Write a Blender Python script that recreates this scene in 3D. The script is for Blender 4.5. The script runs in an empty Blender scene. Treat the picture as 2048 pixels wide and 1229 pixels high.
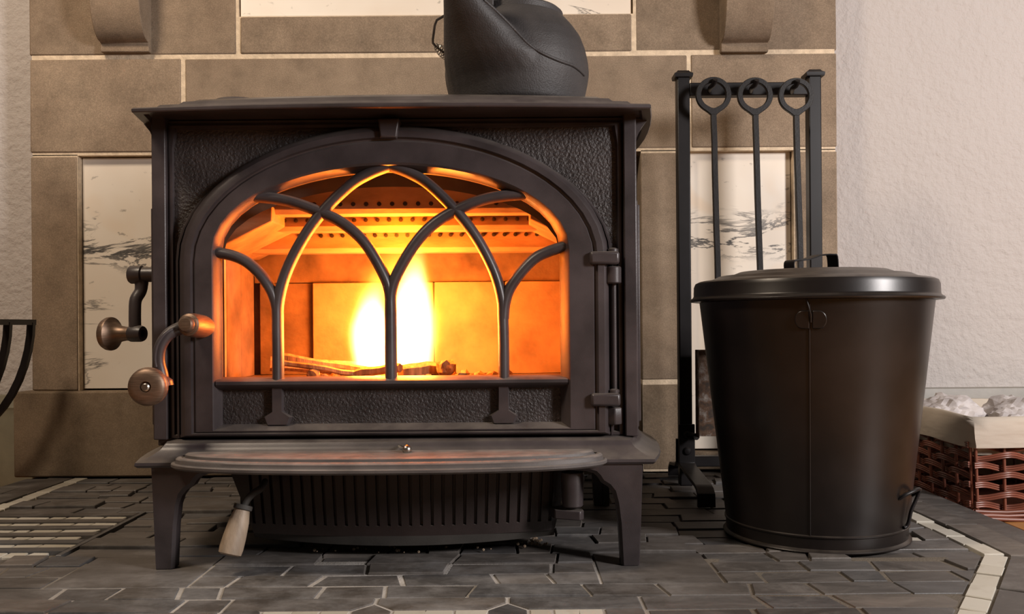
import bpy, bmesh, math, random
from mathutils import Vector, Matrix, noise
from mathutils.bvhtree import BVHTree
random.seed(7)
sc = bpy.context.scene
COL = sc.collection
# ------------------------------------------------------------------ camera, world, lights
F, H, YH, ROLL = 1760.0, 0.35, 650.0, 0.0078
cd = bpy.data.cameras.new('camera'); cam = bpy.data.objects.new('camera', cd); COL.objects.link(cam)
cd.sensor_width = 36; cd.lens = F / 2048 * 36; cd.shift_y = (YH - 614.5) / 2048; cd.clip_start = .01
cam.location = (0, 0, H); cam.rotation_euler = (math.pi / 2, ROLL, 0)
sc.camera = cam
sc.view_settings.view_transform = 'Standard'; sc.view_settings.look = 'None'
sc.view_settings.exposure = 0.0; sc.view_settings.gamma = 1; sc.view_settings.use_curve_mapping = False
w = bpy.data.worlds.new('world'); sc.world = w; w.use_nodes = True
bg = w.node_tree.nodes['Background']; bg.inputs[0].default_value = (1.0, .87, .74, 1); bg.inputs[1].default_value = .035


def area(name, loc, target, sx, sy, col, power):
    l = bpy.data.lights.new(name, 'AREA'); l.shape = 'RECTANGLE'; l.size = sx; l.size_y = sy; l.color = col; l.energy = power
    o = bpy.data.objects.new(name, l); COL.objects.link(o); o.location = loc
    o.rotation_euler = (Vector(target) - Vector(loc)).to_track_quat('-Z', 'Y').to_euler()
    return o


area('window_light_right', (2.3, -.25, 1.25), (.1, 1.8, .40), .45, .6, (1, .94, .92), 92)
area('ceiling_lamp', (-1.35, .55, 2.25), (-.55, 2.0, .75), .45, .45, (1, .81, .62), 39)

# ------------------------------------------------------------------ coordinates


def P(x, y, Y):
    """photo pixel at depth Y -> world (camera roll undone)"""
    dx, dy = x - 1024, y - 614.5
    u = dx * math.cos(ROLL) - dy * math.sin(ROLL); v = dx * math.sin(ROLL) + dy * math.cos(ROLL) + 614.5
    return Vector((u * Y / F, Y, H - (v - YH) * Y / F))


def S(x, y, Y):
    """stove pixels: upright in the world"""
    return Vector(((x - 1024) * Y / F, Y, H - (y - 2 - YH) * Y / F))


# ------------------------------------------------------------------ mesh helpers
def bm_new(): return bmesh.new()


def box(bm, x0, x1, y0, y1, z0, z1):
    v = [bm.verts.new(p) for p in ((x0, y0, z0), (x1, y0, z0), (x1, y1, z0), (x0, y1, z0), (x0, y0, z1), (x1, y0, z1), (x1, y1, z1), (x0, y1, z1))]
    for f in ((0, 3, 2, 1), (4, 5, 6, 7), (0, 1, 5, 4), (1, 2, 6, 5), (2, 3, 7, 6), (3, 0, 4, 7)):
        bm.faces.new([v[i] for i in f])
    return v


def loft(bm, loops, cap0=True, cap1=True, closed=True, midx=None):
    L = [[bm.verts.new(p) for p in lp] for lp in loops]
    n = len(L[0])
    for i in range(len(L) - 1):
        for j in range(n if closed else n - 1):
            k = (j + 1) % n
            try:
                f = bm.faces.new((L[i][j], L[i][k], L[i + 1][k], L[i + 1][j]))
                if midx and i in midx: f.material_index = midx[i]
            except ValueError: pass
    if closed and n > 2:
        if cap0: bm.faces.new(list(reversed(L[0])))
        if cap1: bm.faces.new(L[-1])
    return L


def prism(bm, poly, y0, y1):
    """poly [(x,z)] extruded along Y"""
    loft(bm, [[(x, y0, z) for x, z in poly], [(x, y1, z) for x, z in poly]])


def frames(pts):
    n = len(pts); T = []
    for i in range(n):
        a = pts[max(i - 1, 0)]; b = pts[min(i + 1, n - 1)]
        T.append((b - a).normalized())
    up = Vector((0, 0, 1)) if abs(T[0].z) < .9 else Vector((0, 1, 0))
    N = [(up - T[0] * up.dot(T[0])).normalized()]
    for i in range(1, n):
        v = N[-1] - T[i] * N[-1].dot(T[i])
        N.append(v.normalized() if v.length > 1e-6 else N[-1])
    return T, N, [T[i].cross(N[i]) for i in range(n)]


def tube(bm, pts, r, n=10, sx=1.0):
    pts = [Vector(p) for p in pts]
    T, N, B = frames(pts)
    rs = r if isinstance(r, (list, tuple)) else [r] * len(pts)
    loft(bm, [[pts[i] + (N[i] * math.cos(2 * math.pi * k / n) * sx + B[i] * math.sin(2 * math.pi * k / n)) * rs[i] for k in range(n)] for i in range(len(pts))])


def sweep(bm, pts, prof, nrm, close=True):
    """profile [(u, v)] swept along pts; v along the fixed direction nrm, u across"""
    pts = [Vector(p) for p in pts]; nrm = Vector(nrm); n = len(pts); loops = []
    for i in range(n):
        t = (pts[min(i + 1, n - 1)] - pts[max(i - 1, 0)]).normalized()
        s = t.cross(nrm).normalized(); m = s.cross(t).normalized()
        loops.append([pts[i] + s * u + m * v for u, v in prof])
    loft(bm, loops)


def lathe(bm, prof, c, axis=(0, 0, 1), n=40, cap=True):
    """prof [(r, h)] about axis through c"""
    ax = Vector(axis).normalized(); c = Vector(c)
    up = Vector((0, 0, 1)) if abs(ax.z) < .9 else Vector((1, 0, 0))
    a = ax.cross(up).normalized(); b = ax.cross(a).normalized()
    loops = [[c + ax * h + (a * math.cos(-2 * math.pi * k / n) + b * math.sin(-2 * math.pi * k / n)) * max(r, 1e-4) for k in range(n)] for r, h in prof]
    loft(bm, loops, cap, cap)


def spline(ctrl, n=8):
    ctrl = [Vector(p) for p in ctrl]; out = []
    for i in range(len(ctrl) - 1):
        p0 = ctrl[max(i - 1, 0)]; p1 = ctrl[i]; p2 = ctrl[i + 1]; p3 = ctrl[min(i + 2, len(ctrl) - 1)]
        for k in range(n):
            t = k / n
            out.append(.5 * ((2 * p1) + (p2 - p0) * t + (2 * p0 - 5 * p1 + 4 * p2 - p3) * t * t + (3 * p1 - p0 - 3 * p2 + p3) * t ** 3))
    out.append(ctrl[-1]); return out


# ------------------------------------------------------------------ things and parts
def thing(name, label, cat, loc=(0, 0, 0), group=None, kind=None):
    o = bpy.data.objects.new(name, None); COL.objects.link(o); o.location = loc; o.empty_display_size = .05
    o['label'] = label; o['category'] = cat
    if group: o['group'] = group
    if kind: o['kind'] = kind
    return o


def root_of(o):
    while o.parent: o = o.parent
    return o


def finish(bm, name, mats, off, smooth, fix=True):
    if fix: bmesh.ops.recalc_face_normals(bm, faces=bm.faces)
    bmesh.ops.translate(bm, verts=bm.verts, vec=-Vector(off))
    me = bpy.data.meshes.new(name); bm.to_mesh(me); bm.free()
    for m in (mats if isinstance(mats, (list, tuple)) else [mats]): me.materials.append(m)
    if smooth:
        me.polygons.foreach_set('use_smooth', [True] * len(me.polygons)); me.set_sharp_from_angle(angle=math.radians(smooth))
    return me


def bevel(o, wd, seg=2):
    m = o.modifiers.new('bevel', 'BEVEL'); m.width = wd; m.segments = seg; m.limit_method = 'ANGLE'; m.angle_limit = math.radians(40)
    m.use_clamp_overlap = True
    return o


def part(name, bm, mats, parent, label=None, smooth=35, bev=0, kind=None, fix=True):
    me = finish(bm, name, mats, root_of(parent).location, smooth, fix)
    o = bpy.data.objects.new(name, me); COL.objects.link(o); o.parent = parent
    if label: o['label'] = label
    if kind: o['kind'] = kind
    if bev: bevel(o, bev)
    return o


def solo(name, bm, mats, label, cat, loc=(0, 0, 0), smooth=35, bev=0, kind=None, group=None):
    o = bpy.data.objects.new(name, finish(bm, name, mats, loc, smooth)); COL.objects.link(o); o.location = loc
    o['label'] = label; o['category'] = cat
    if kind: o['kind'] = kind
    if group: o['group'] = group
    if bev: bevel(o, bev)
    return o


# ------------------------------------------------------------------ materials
def lk(nt, a, b): nt.links.new(a, b)


class M:
    def __init__(s, name, rough=.6, metal=0.0, spec=.5):
        s.m = bpy.data.materials.new(name); s.m.use_nodes = True; s.nt = s.m.node_tree; s.b = s.nt.nodes['Principled BSDF']
        s.b.inputs['Roughness'].default_value = rough; s.b.inputs['Metallic'].default_value = metal
        s.b.inputs['Specular IOR Level'].default_value = spec
        s.tc = s.nt.nodes.new('ShaderNodeTexCoord'); s.co = s.tc.outputs['Object']

    def n(s, t, **kw):
        x = s.nt.nodes.new(t)
        for k, v in kw.items(): setattr(x, k, v)
        return x

    def noise(s, scale, detail=4, rough=.55, dist=0, co=None, stretch=None):
        x = s.n('ShaderNodeTexNoise'); x.inputs['Scale'].default_value = scale; x.inputs['Detail'].default_value = detail
        x.inputs['Roughness'].default_value = rough; x.inputs['Distortion'].default_value = dist
        c = co or s.co
        if stretch:
            mp = s.n('ShaderNodeMapping'); mp.inputs['Scale'].default_value = stretch; lk(s.nt, c, mp.inputs[0]); c = mp.outputs[0]
        lk(s.nt, c, x.inputs['Vector']); return x.outputs['Fac']

    def ramp(s, fac, stops):
        r = s.n('ShaderNodeValToRGB'); e = r.color_ramp.elements
        while len(e) < len(stops): e.new(.5)
        for i, (p, c) in enumerate(stops):
            e[i].position = p; e[i].color = (c, c, c, 1) if isinstance(c, (int, float)) else tuple(c) + (1,)
        lk(s.nt, fac, r.inputs[0]); return r.outputs[0]

    def mix(s, fac, a, b, mode='MIX'):
        x = s.n('ShaderNodeMix', data_type='RGBA', blend_type=mode)
        for sock, v in ((x.inputs[0], fac), (x.inputs[6], a), (x.inputs[7], b)):
            if hasattr(v, 'is_linked'): lk(s.nt, v, sock)
            elif isinstance(v, (int, float)): sock.default_value = v
            else: sock.default_value = tuple(v) + (1,)
        return x.outputs[2]

    def math(s, op, a, b=None):
        x = s.n('ShaderNodeMath', operation=op)
        for i, v in enumerate((a, b)):
            if v is None: continue
            if hasattr(v, 'is_linked'): lk(s.nt, v, x.inputs[i])
            else: x.inputs[i].default_value = v
        return x.outputs[0]

    def rand(s): return s.n('ShaderNodeObjectInfo').outputs['Random']

    def color(s, v):
        if hasattr(v, 'is_linked'): lk(s.nt, v, s.b.inputs['Base Color'])
        else: s.b.inputs['Base Color'].default_value = tuple(v) + (1,)

    def bump(s, h, strength=.3, dist=.002):
        x = s.n('ShaderNodeBump'); x.inputs['Strength'].default_value = strength; x.inputs['Distance'].default_value = dist
        prev = s.b.inputs['Normal'].links[0].from_socket if s.b.inputs['Normal'].is_linked else None
        lk(s.nt, h, x.inputs['Height'])
        if prev: lk(s.nt, prev, x.inputs['Normal'])
        lk(s.nt, x.outputs[0], s.b.inputs['Normal'])

    def dust(s, col, dcol, amount=.6, lo=.55, hi=.95):
        """settled dust: on upward faces, broken up by noise"""
        g = s.n('ShaderNodeNewGeometry'); sp = s.n('ShaderNodeSeparateXYZ'); lk(s.nt, g.outputs['Normal'], sp.inputs[0])
        f = s.ramp(sp.outputs[2], [(lo, 0.0), (hi, amount)])
        f = s.math('MULTIPLY', f, s.ramp(s.noise(30, 5), [(.3, .25), (.7, 1.0)]))
        return s.mix(f, col, dcol)


def iron(name, base, rough=.5, dusty=.5, bscale=900, bstr=.25, bdist=.0006, dcol=(.23, .2, .17), var=.35, spec=.45):
    m = M(name, rough, 0, spec)
    n1 = m.noise(14, 5)
    c = m.mix(m.ramp(n1, [(.3, 0.0), (.7, 1.0)]), [x * (1 - var) for x in base], [x * (1 + var) for x in base])
    if dusty: c = m.dust(c, dcol, dusty)
    m.color(c); m.bump(m.noise(bscale, 3), bstr, bdist)
    return m.m


IRON = iron('cast_iron_paint', (.046, .037, .038), .36)
IRON_TEX = iron('cast_iron_hammered', (.038, .031, .030), .45, .3, 230, .9, .003)
IRON_DUST = iron('dusty_cast_iron', (.085, .074, .07), .55, .75, 700, .3, .0008, (.33, .29, .26))
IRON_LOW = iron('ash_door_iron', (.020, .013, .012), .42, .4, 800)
BLACK = iron('black_satin_steel', (.0085, .007, .0075), .40, .15, 500, .08, .0004, spec=.28)
BLACK_ROD = iron('black_forged_rod', (.010, .0085, .0085), .45, .1, 260, .3, .0008, spec=.28)
KETTLE = iron('kettle_cast_iron', (.034, .031, .031), .55, .25, 420, .55, .0012, (.12, .11, .1))
BINM = iron('bin_black_steel', (.010, .007, .006), .33, .3, 120, .05, .0006, (.2, .17, .14))
SOOT = iron('sooty_iron', (.05, .045, .04), .7, 0, 300, .3)


def simple(name, base, rough, metal=0, var=.2, scale=30, bscale=300, bstr=.2, bdist=.001, stretch=None, randv=0):
    m = M(name, rough, metal)
    c = m.mix(m.ramp(m.noise(scale, 5, stretch=stretch), [(.3, 0.0), (.7, 1.0)]), [x * (1 - var) for x in base], [min(1, x * (1 + var)) for x in base])
    if randv:
        k = m.ramp(m.rand(), [(0.0, 1 - randv), (1.0, 1 + randv * .0 + 0.0)])
        c = m.mix(1.0, c, k, 'MULTIPLY')
    m.color(c); m.bump(m.noise(bscale, 4, stretch=stretch), bstr, bdist); return m.m


BRASS = simple('antique_bronze', (.19, .125, .085), .42, .7, .3, 60, 900, .15, .0005, (1, 1, 12))
WOOD_H = simple('worn_wood_handle', (.33, .25, .18), .55, 0, .35, 60, 500, .4, .0008, (1, 1, .25))
STEEL = simple('bright_steel', (.55, .5, .44), .3, 1, .15)
DSTEEL = simple('dull_steel', (.16, .15, .14), .35, .9, .2)
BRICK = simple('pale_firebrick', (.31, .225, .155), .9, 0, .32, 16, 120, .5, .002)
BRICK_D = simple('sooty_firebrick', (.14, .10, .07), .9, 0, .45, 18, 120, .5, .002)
BAFFLE = simple('scaled_steel_baffle', (.30, .215, .145), .8, 0, .35, 22, 160, .4, .0015, (.5, 1, 1.5))
HOLE = simple('dark_hole', (.01, .008, .006), .9)
BARK = simple('charring_wood', (.27, .19, .11), .85, 0, .5, 40, 200, .6, .002, (3, 3, .5))
SHOVELM = None
m = M('rusted_pan', .6, .3); n1 = m.noise(38, 6, .65)
m.color(m.ramp(n1, [(.38, (.03, .02, .014)), (.5, (.09, .045, .022)), (.58, (.16, .13, .11)), (.7, (.34, .3, .26))])); m.bump(n1, .4, .001); SHOVELM = m.m


def stone(name, a, b, randv=.22):
    m = M(name, .88, 0, .25)
    n1 = m.ramp(m.noise(5, 5), [(.32, 0.0), (.68, 1.0)])
    c = m.mix(n1, a, b)
    c = m.mix(1.0, c, m.ramp(m.noise(16, 6, .65), [(.28, .74), (.5, 1.0), (.72, 1.16)]), 'MULTIPLY')
    c = m.mix(m.math('MULTIPLY', m.ramp(m.noise(7, 7, .7, .4), [(.58, 0.0), (.70, 1.0)]), .35), c, (.42, .33, .24))
    sp = m.ramp(m.noise(420, 2), [(.35, .78), (.6, 1.0), (.72, 1.18)])
    c = m.mix(1.0, c, sp, 'MULTIPLY')
    c = m.mix(1.0, c, m.ramp(m.rand(), [(0.0, 1 - randv), (1.0, 1.0)]), 'MULTIPLY')
    m.color(c); m.bump(m.noise(350, 4), .25, .0012); m.bump(m.noise(30, 4), .3, .003); return m.m


STONE = stone('tan_sandstone', (.245, .180, .125), (.335, .255, .18))
PLINTH = stone('brown_sandstone', (.20, .145, .095), (.27, .20, .135), .1)
MORTAR = simple('lime_mortar', (.66, .53, .38), .95, 0, .2, 60, 300, .7, .002)
m = M('veined_marble', .32, 0, .5)
base = m.mix(m.ramp(m.noise(4, 3), [(.35, 0.0), (.75, 1.0)]), (.76, .67, .56), (.84, .78, .69))
sep = m.n('ShaderNodeSeparateXYZ'); lk(m.nt, m.co, sep.inputs[0])
zb = m.math('ADD', m.math('SUBTRACT', sep.outputs[2], .535), m.math('MULTIPLY', m.math('SUBTRACT', m.noise(5, 2), .5), .12))
zb = m.math('SUBTRACT', zb, m.math('MULTIPLY', m.math('ABSOLUTE', m.math('ADD', sep.outputs[0], .55)), .02))
band = m.ramp(m.math('ABSOLUTE', zb), [(.0, 1.0), (.03, .8), (.06, .0)])
vn = m.noise(9.0, 9, .66, .6, stretch=(.55, 1, 1.9))
vein = m.ramp(m.math('ABSOLUTE', m.math('SUBTRACT', vn, .5)), [(.0, 1.0), (.018, .85), (.034, .0)])
vein2 = m.ramp(m.math('ABSOLUTE', m.math('SUBTRACT', m.noise(3.1, 8, .6, .8, stretch=(.8, 1, 2)), .47)), [(.0, .8), (.004, .5), (.010, .0)])
mask2 = m.ramp(m.noise(6.2, 3), [(.55, 0.0), (.63, 1.0)])
spk = m.math('MULTIPLY', m.ramp(m.noise(38, 3, .5, stretch=(.8, 1, 1.4)), [(.67, 0.0), (.74, 1.0)]), .55)
fac = m.math('MAXIMUM', m.math('MULTIPLY', vein, band), m.math('MAXIMUM', m.math('MULTIPLY', vein2, mask2), spk))
ylw = m.math('MULTIPLY', m.ramp(m.noise(4.3, 3, .5, .5), [(.60, 0.0), (.70, 1.0)]), .3)
m.color(m.mix(fac, m.mix(ylw, base, (.72, .46, .22)), (.05, .05, .052))); m.b.inputs['Coat Weight'].default_value = .15; MARBLE = m.m


def plaster(name, base):
    m = M(name, .85, 0, .25); m.color(m.mix(m.noise(3, 4), [x * .96 for x in base], base))
    m.bump(m.noise(55, 4, .6), .9, .006); m.bump(m.noise(9, 3), .6, .014); return m.m


PLASTER = plaster('painted_plaster', (.51, .472, .448))
SKIRT = simple('olive_painted_wood', (.20, .18, .125), .5, 0, .1)
SKIRT_L = simple('light_painted_wood', (.25, .23, .20), .5, 0, .1)
m = M('slate', .5, 0, .5)
r = m.rand()
c0 = m.ramp(r, [(0.0, (.062, .055, .050)), (.35, (.095, .083, .074)), (.6, (.072, .069, .068)), (.8, (.118, .10, .085)), (1.0, (.046, .046, .049))])
n1 = m.noise(14, 6, .65, .6, stretch=(1, 2.2, 1))
c1 = m.mix(1.0, c0, m.ramp(n1, [(.25, .6), (.5, 1.0), (.75, 1.55)]), 'MULTIPLY')
c1 = m.mix(m.math('MULTIPLY', m.ramp(m.noise(11, 7, .7), [(.56, 0.0), (.74, 1.0)]), .35), c1, (.30, .28, .26))
def ashmask(m):
    d = m.n('ShaderNodeVectorMath', operation='MULTIPLY_ADD'); lk(m.nt, m.co, d.inputs[0]); d.inputs[1].default_value = (1.9, 5, 0); d.inputs[2].default_value = (.13, 1.7, 0)
    l = m.n('ShaderNodeVectorMath', operation='LENGTH'); lk(m.nt, d.outputs[0], l.inputs[0]); return m.ramp(l.outputs['Value'], [(.55, 1.0), (1.25, .0)])


c1 = m.mix(m.math('MULTIPLY', m.math('MULTIPLY', ashmask(m), .5), m.ramp(m.noise(9, 6, .7), [(.42, 0.0), (.68, 1.0)])), c1, (.34, .33, .33))
m.color(c1); lk(m.nt, m.ramp(n1, [(.3, .38), (.7, .6)]), m.b.inputs['Roughness']); m.bump(n1, .5, .002); m.bump(m.noise(160, 4), .2, .0008); SLATE = m.m
m = M('dusty_grout', .95, 0, .2)
m.color(m.mix(m.math('MULTIPLY', ashmask(m), m.ramp(m.noise(12, 4), [(.3, .4), (.6, 1.0)])), m.mix(m.noise(20, 4), (.09, .075, .06), (.17, .145, .115)), (.52, .49, .46))); m.bump(m.noise(300, 4), .6, .002); GROUT = m.m
m = M('cream_tile', .35); c = m.mix(m.ramp(m.rand(), [(0, 0.0), (1, 1.0)]), (.47, .43, .35), (.60, .57, .50))
m.color(m.mix(m.math('MULTIPLY', m.ramp(m.noise(30, 5), [(.55, 0.0), (.75, 1.0)]), .4), c, (.3, .25, .18))); TILE = m.m
m = M('orange_pine', .4); c = m.mix(m.noise(25, 5, .6, .3, stretch=(6, .5, 1)), (.40, .17, .045), (.60, .29, .09)); m.color(m.mix(1.0, c, m.ramp(m.rand(), [(0.0, .8), (1.0, 1.0)]), 'MULTIPLY')); PINE = m.m
m = M('red_brown_willow', .38, 0, .5); c = m.mix(m.noise(40, 4, stretch=(.3, .3, 2)), (.16, .045, .025), (.30, .10, .06)); m.color(m.mix(1.0, c, m.ramp(m.rand(), [(0.0, .6), (1.0, 1.0)]), 'MULTIPLY')); WILLOW = m.m
m = M('cream_linen', .95, 0, .1); m.color(m.mix(m.noise(8, 4), (.46, .40, .33), (.55, .485, .41))); m.bump(m.noise(700, 2), .3, .0006); m.bump(m.noise(6, 3, stretch=(1, 1, 4)), .6, .012); LINEN = m.m
m = M('crumpled_newsprint', .8, 0, .3); m.color(m.mix(m.ramp(m.noise(14, 4), [(.4, 0.0), (.6, 1.0)]), (.34, .31, .305), (.56, .52, .51))); m.bump(m.noise(60, 4), .4, .003); PAPER = m.m
m = M('ash_crumb', .95); m.color(m.mix(m.rand(), (.1, .07, .05), (.3, .22, .15))); CRUMB = m.m

# glass: thin pane, mostly clear with a mirror-like sheen
gm = bpy.data.materials.new('stove_glass'); gm.use_nodes = True; nt = gm.node_tree; nt.nodes.clear()
o_ = nt.nodes.new('ShaderNodeOutputMaterial'); tr = nt.nodes.new('ShaderNodeBsdfTransparent'); gl = nt.nodes.new('ShaderNodeBsdfGlossy')
gl.inputs['Roughness'].default_value = .05; fr = nt.nodes.new('ShaderNodeFresnel')
ge = nt.nodes.new('ShaderNodeNewGeometry'); mr = nt.nodes.new('ShaderNodeMapRange')   # a thin sheet: the same Fresnel from both sides
mr.inputs['To Min'].default_value = 1.35; mr.inputs['To Max'].default_value = 1 / 1.35; lk(nt, ge.outputs['Backfacing'], mr.inputs['Value']); lk(nt, mr.outputs[0], fr.inputs[0])
tr.inputs[0].default_value = (.97, .93, .88, 1); mx = nt.nodes.new('ShaderNodeMixShader')
lk(nt, fr.outputs[0], mx.inputs[0]); lk(nt, tr.outputs[0], mx.inputs[1]); lk(nt, gl.outputs[0], mx.inputs[2]); lk(nt, mx.outputs[0], o_.inputs[0]); GLASS = gm


def flame_mat(name, core, edge, strength, tip):
    """glowing gas: volume emission falling off from the flame's axis"""
    fm = bpy.data.materials.new(name); fm.use_nodes = True; nt = fm.node_tree; nt.nodes.clear()
    o = nt.nodes.new('ShaderNodeOutputMaterial'); em = nt.nodes.new('ShaderNodeEmission')
    tc = nt.nodes.new('ShaderNodeTexCoord'); at = nt.nodes.new('ShaderNodeSeparateXYZ')

    def mth(op, a, b=None):
        x = nt.nodes.new('ShaderNodeMath'); x.operation = op
        for i, v in enumerate((a, b)):
            if v is None: continue
            if hasattr(v, 'is_linked'): lk(nt, v, x.inputs[i])
            else: x.inputs[i].default_value = v
        return x.outputs[0]
    ns = nt.nodes.new('ShaderNodeTexNoise'); ns.inputs['Scale'].default_value = 3.0; ns.inputs['Detail'].default_value = 1
    mp = nt.nodes.new('ShaderNodeMapping'); mp.inputs['Scale'].default_value = (1, 1, .8); lk(nt, tc.outputs['Generated'], mp.inputs[0]); lk(nt, mp.outputs[0], ns.inputs['Vector'])
    lk(nt, tc.outputs['Generated'], at.inputs[0])
    z = at.outputs[2]
    wob = mth('MULTIPLY', mth('SUBTRACT', ns.outputs['Fac'], .5), .55)
    x = mth('ADD', mth('MULTIPLY', mth('SUBTRACT', at.outputs[0], .5), 2.0), mth('MULTIPLY', wob, z)); y = mth('MULTIPLY', mth('SUBTRACT', at.outputs[1], .5), 2.0)
    cr = nt.nodes.new('ShaderNodeFloatCurve'); cv = cr.mapping.curves[0]
    cv.points[0].location = (0, .55); cv.points[-1].location = (1, .03)
    for px_, py_ in ((.12, .72), (.3, .80), (.5, .62), (.75, .34)): cv.points.new(px_, py_)
    cr.mapping.update(); lk(nt, z, cr.inputs['Value'])
    r = mth('DIVIDE', mth('SQRT', mth('ADD', mth('MULTIPLY', x, x), mth('MULTIPLY', y, y))), cr.outputs[0])
    d = nt.nodes.new('ShaderNodeMapRange'); d.interpolation_type = 'SMOOTHERSTEP'
    d.inputs['From Min'].default_value = 1.0; d.inputs['From Max'].default_value = 0.15; lk(nt, r, d.inputs['Value'])
    fade = nt.nodes.new('ShaderNodeMapRange'); fade.inputs['From Min'].default_value = 1.0; fade.inputs['From Max'].default_value = tip; lk(nt, z, fade.inputs['Value'])
    dd = mth('MULTIPLY', d.outputs[0], mth('MULTIPLY', fade.outputs[0], fade.outputs[0]))
    rp = nt.nodes.new('ShaderNodeValToRGB'); rp.color_ramp.elements[0].color = tuple(edge) + (1,); rp.color_ramp.elements[0].position = .1
    rp.color_ramp.elements[1].color = tuple(core) + (1,); rp.color_ramp.elements[1].position = .6; lk(nt, dd, rp.inputs[0])
    lk(nt, rp.outputs[0], em.inputs[0]); lk(nt, mth('MULTIPLY', mth('POWER', dd, 1.5), strength), em.inputs[1])
    lk(nt, em.outputs[0], o.inputs['Volume']); return fm


FLAME = flame_mat('flame_core', (1, .80, .36), (1, .42, .02), 240, .5)
FLAME_H = flame_mat('flame_halo', (1, .62, .05), (1, .42, .02), 60, .45)
# ------------------------------------------------------------------ the room shell
bm = bm_new(); box(bm, -3.2, 3.2, 2.15, 2.30, -.06, 2.6)
solo('wall_back', bm, PLASTER, 'off-white rough plaster wall behind the stone fireplace', 'wall', (0, 2.15, -.06), kind='structure')
FLZ = -.04
fl = thing('floor', 'orange pine board floor beside the slate hearth', 'floor', (0, 0, FLZ), kind='structure')
bm = bm_new(); box(bm, -3.2, 3.2, -2.5, 2.15, FLZ - .06, FLZ - .008); part('subfloor', bm, PINE, fl)
for i in range(9):
    x0 = .72 + i * .115; bm = bm_new(); box(bm, x0, x0 + .113, .6, 2.148, FLZ - .02, FLZ); part('plank', bm, PINE, fl, bev=.001)
for i in range(8):
    x0 = -1.13 - (i + 1) * .115; bm = bm_new(); box(bm, x0, x0 + .113, .6, 2.148, FLZ - .02, FLZ); part('plank', bm, PINE, fl, bev=.001)
for nm, xa, xb, lab, mt in (('baseboard_right', .775, 3.2, 'painted baseboard along the wall behind the wicker basket', SKIRT_L), ('baseboard_left', -3.2, -1.14, 'dark olive baseboard left of the stone fireplace', SKIRT)):
    bm = bm_new()
    sec = [(2.15, FLZ), (2.128, FLZ), (2.128, .135), (2.132, .150), (2.130, .158), (2.136, .172), (2.140, .186), (2.15, .189)]
    loft(bm, [[(xa, y, z) for y, z in sec], [(xb, y, z) for y, z in sec]]); solo(nm, bm, mt, lab, 'baseboard', (xa, 2.15, FLZ), kind='structure')

# ------------------------------------------------------------------ fireplace surround
YS = 2.08
fs = thing('fireplace_surround', 'tan sandstone fireplace surround with cream marble panels and corbels', 'fireplace', (-.175, YS, 0))
XL, XR = -1.135, .772


def blk(name, x0, x1, z0, z1, mat, yf=YS, yb=2.149, bev=.003, jit=.0015, parent=fs, label=None):
    bm = bm_new(); v = box(bm, x0, x1, yf + random.uniform(-jit, jit), yb, z0, z1)
    for q in v: q.co.x += random.uniform(-.001, .001); q.co.z += random.uniform(-.001, .001)
    return part(name, bm, mat, parent, label, bev=bev)


def zz(y, x=876): return P(x, y, YS).z
def xx(x, y): return P(x, y, YS).x


J = .005
z_row = zz(109); z_low = P(100, 310, YS).z; z_pl = .201
# mortar bed, with the hole of the fireplace opening left free
XO0, XO1 = xx(470, 500), xx(1283, 500)
xa, xb = xx(477, 60), xx(1267, 60); z_mp = zz(29)
xm0, xm1 = xx(158, 540), xx(369, 540)
xn0, xn1 = xx(1383, 400), xx(1587, 400)
bm = bm_new()
for a, b, c, d in ((XL + .004, xm0 - .002, 0, z_low), (xm1 + .002, XO0 - .001, 0, z_low), (XO1 + .001, xn0 - .002, 0, z_low), (xn1 + .002, XR - .004, 0, z_low), (XL + .004, XR - .004, z_low - .002, z_mp - .001), (XL + .004, xa, z_mp - .001, 1.45), (xb, XR - .004, z_mp - .001, 1.45)):
    box(bm, a, b, YS + .0018, 2.1495, c, d)
part('mortar', bm, MORTAR, fs)
bm = bm_new(); box(bm, XO0 - .003, XO1 + .003, 2.143, 2.1495, .002, z_low + .004); part('opening_back', bm, SOOT, fs)
# top row
xa, xb = xx(477, 60), xx(1267, 60)
blk('stone_block', XL, xa - J, z_row + J, 1.40, STONE)
blk('stone_block', xb + J, XR, z_row + J, 1.40, STONE)
z_mp = zz(29)
blk('stone_block', xa + J, xb - J, z_row + J, z_mp - .002, STONE)
bm = bm_new(); box(bm, xa + .003, xb - .003, YS + .008, 2.149, z_mp + .001, 1.36)
part('marble_panel', bm, MARBLE, fs, 'cream marble panel above the stove', bev=.0015)
# second row
x1, x2 = xx(366, 160), xx(1379, 200)
blk('stone_block', XL, x1 - J, z_low + J, z_row - J, STONE)
blk('stone_block', x1 + J, x2 - J, z_low + J, z_row - J, STONE)
blk('stone_block', x2 + J, XR, z_low + J, z_row - J, STONE)
# piers and panels
xm0, xm1 = xx(158, 540), xx(369, 540)
xn0, xn1 = xx(1383, 400), xx(1587, 400)
blk('stone_block', XL, xm0 - .003, z_pl + .002, z_low - J, STONE)
blk('stone_block', xm1 + .003, XO0, z_pl + .002, z_low - J, STONE)
zm = P(1315, 764, YS).z
blk('stone_block', XO1, xn0 - .003, zm + J, z_low - J, STONE)
blk('stone_block', XO1, xn0 - .003, .004, zm - J, PLINTH)
blk('stone_block', xn1 + .003, XR, zm + J, z_low - J, STONE)
blk('stone_block', xn1 + .003, XR, .004, zm - J, PLINTH)
for a, b, c, d, lab in ((xm0, xm1, z_pl + .004, z_low - .004, 'cream marble panel with a black vein, left of the stove'), (xn0, xn1, .05, z_low - .002, 'cream marble panel behind the fire tools')):
    bm = bm_new(); box(bm, a, b, YS + .022, 2.149, c, d); part('marble_panel', bm, MARBLE, fs, lab, bev=.001)
blk('stone_block', xn0 - .003, xn1 + .003, .004, .05 - J, PLINTH)
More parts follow.
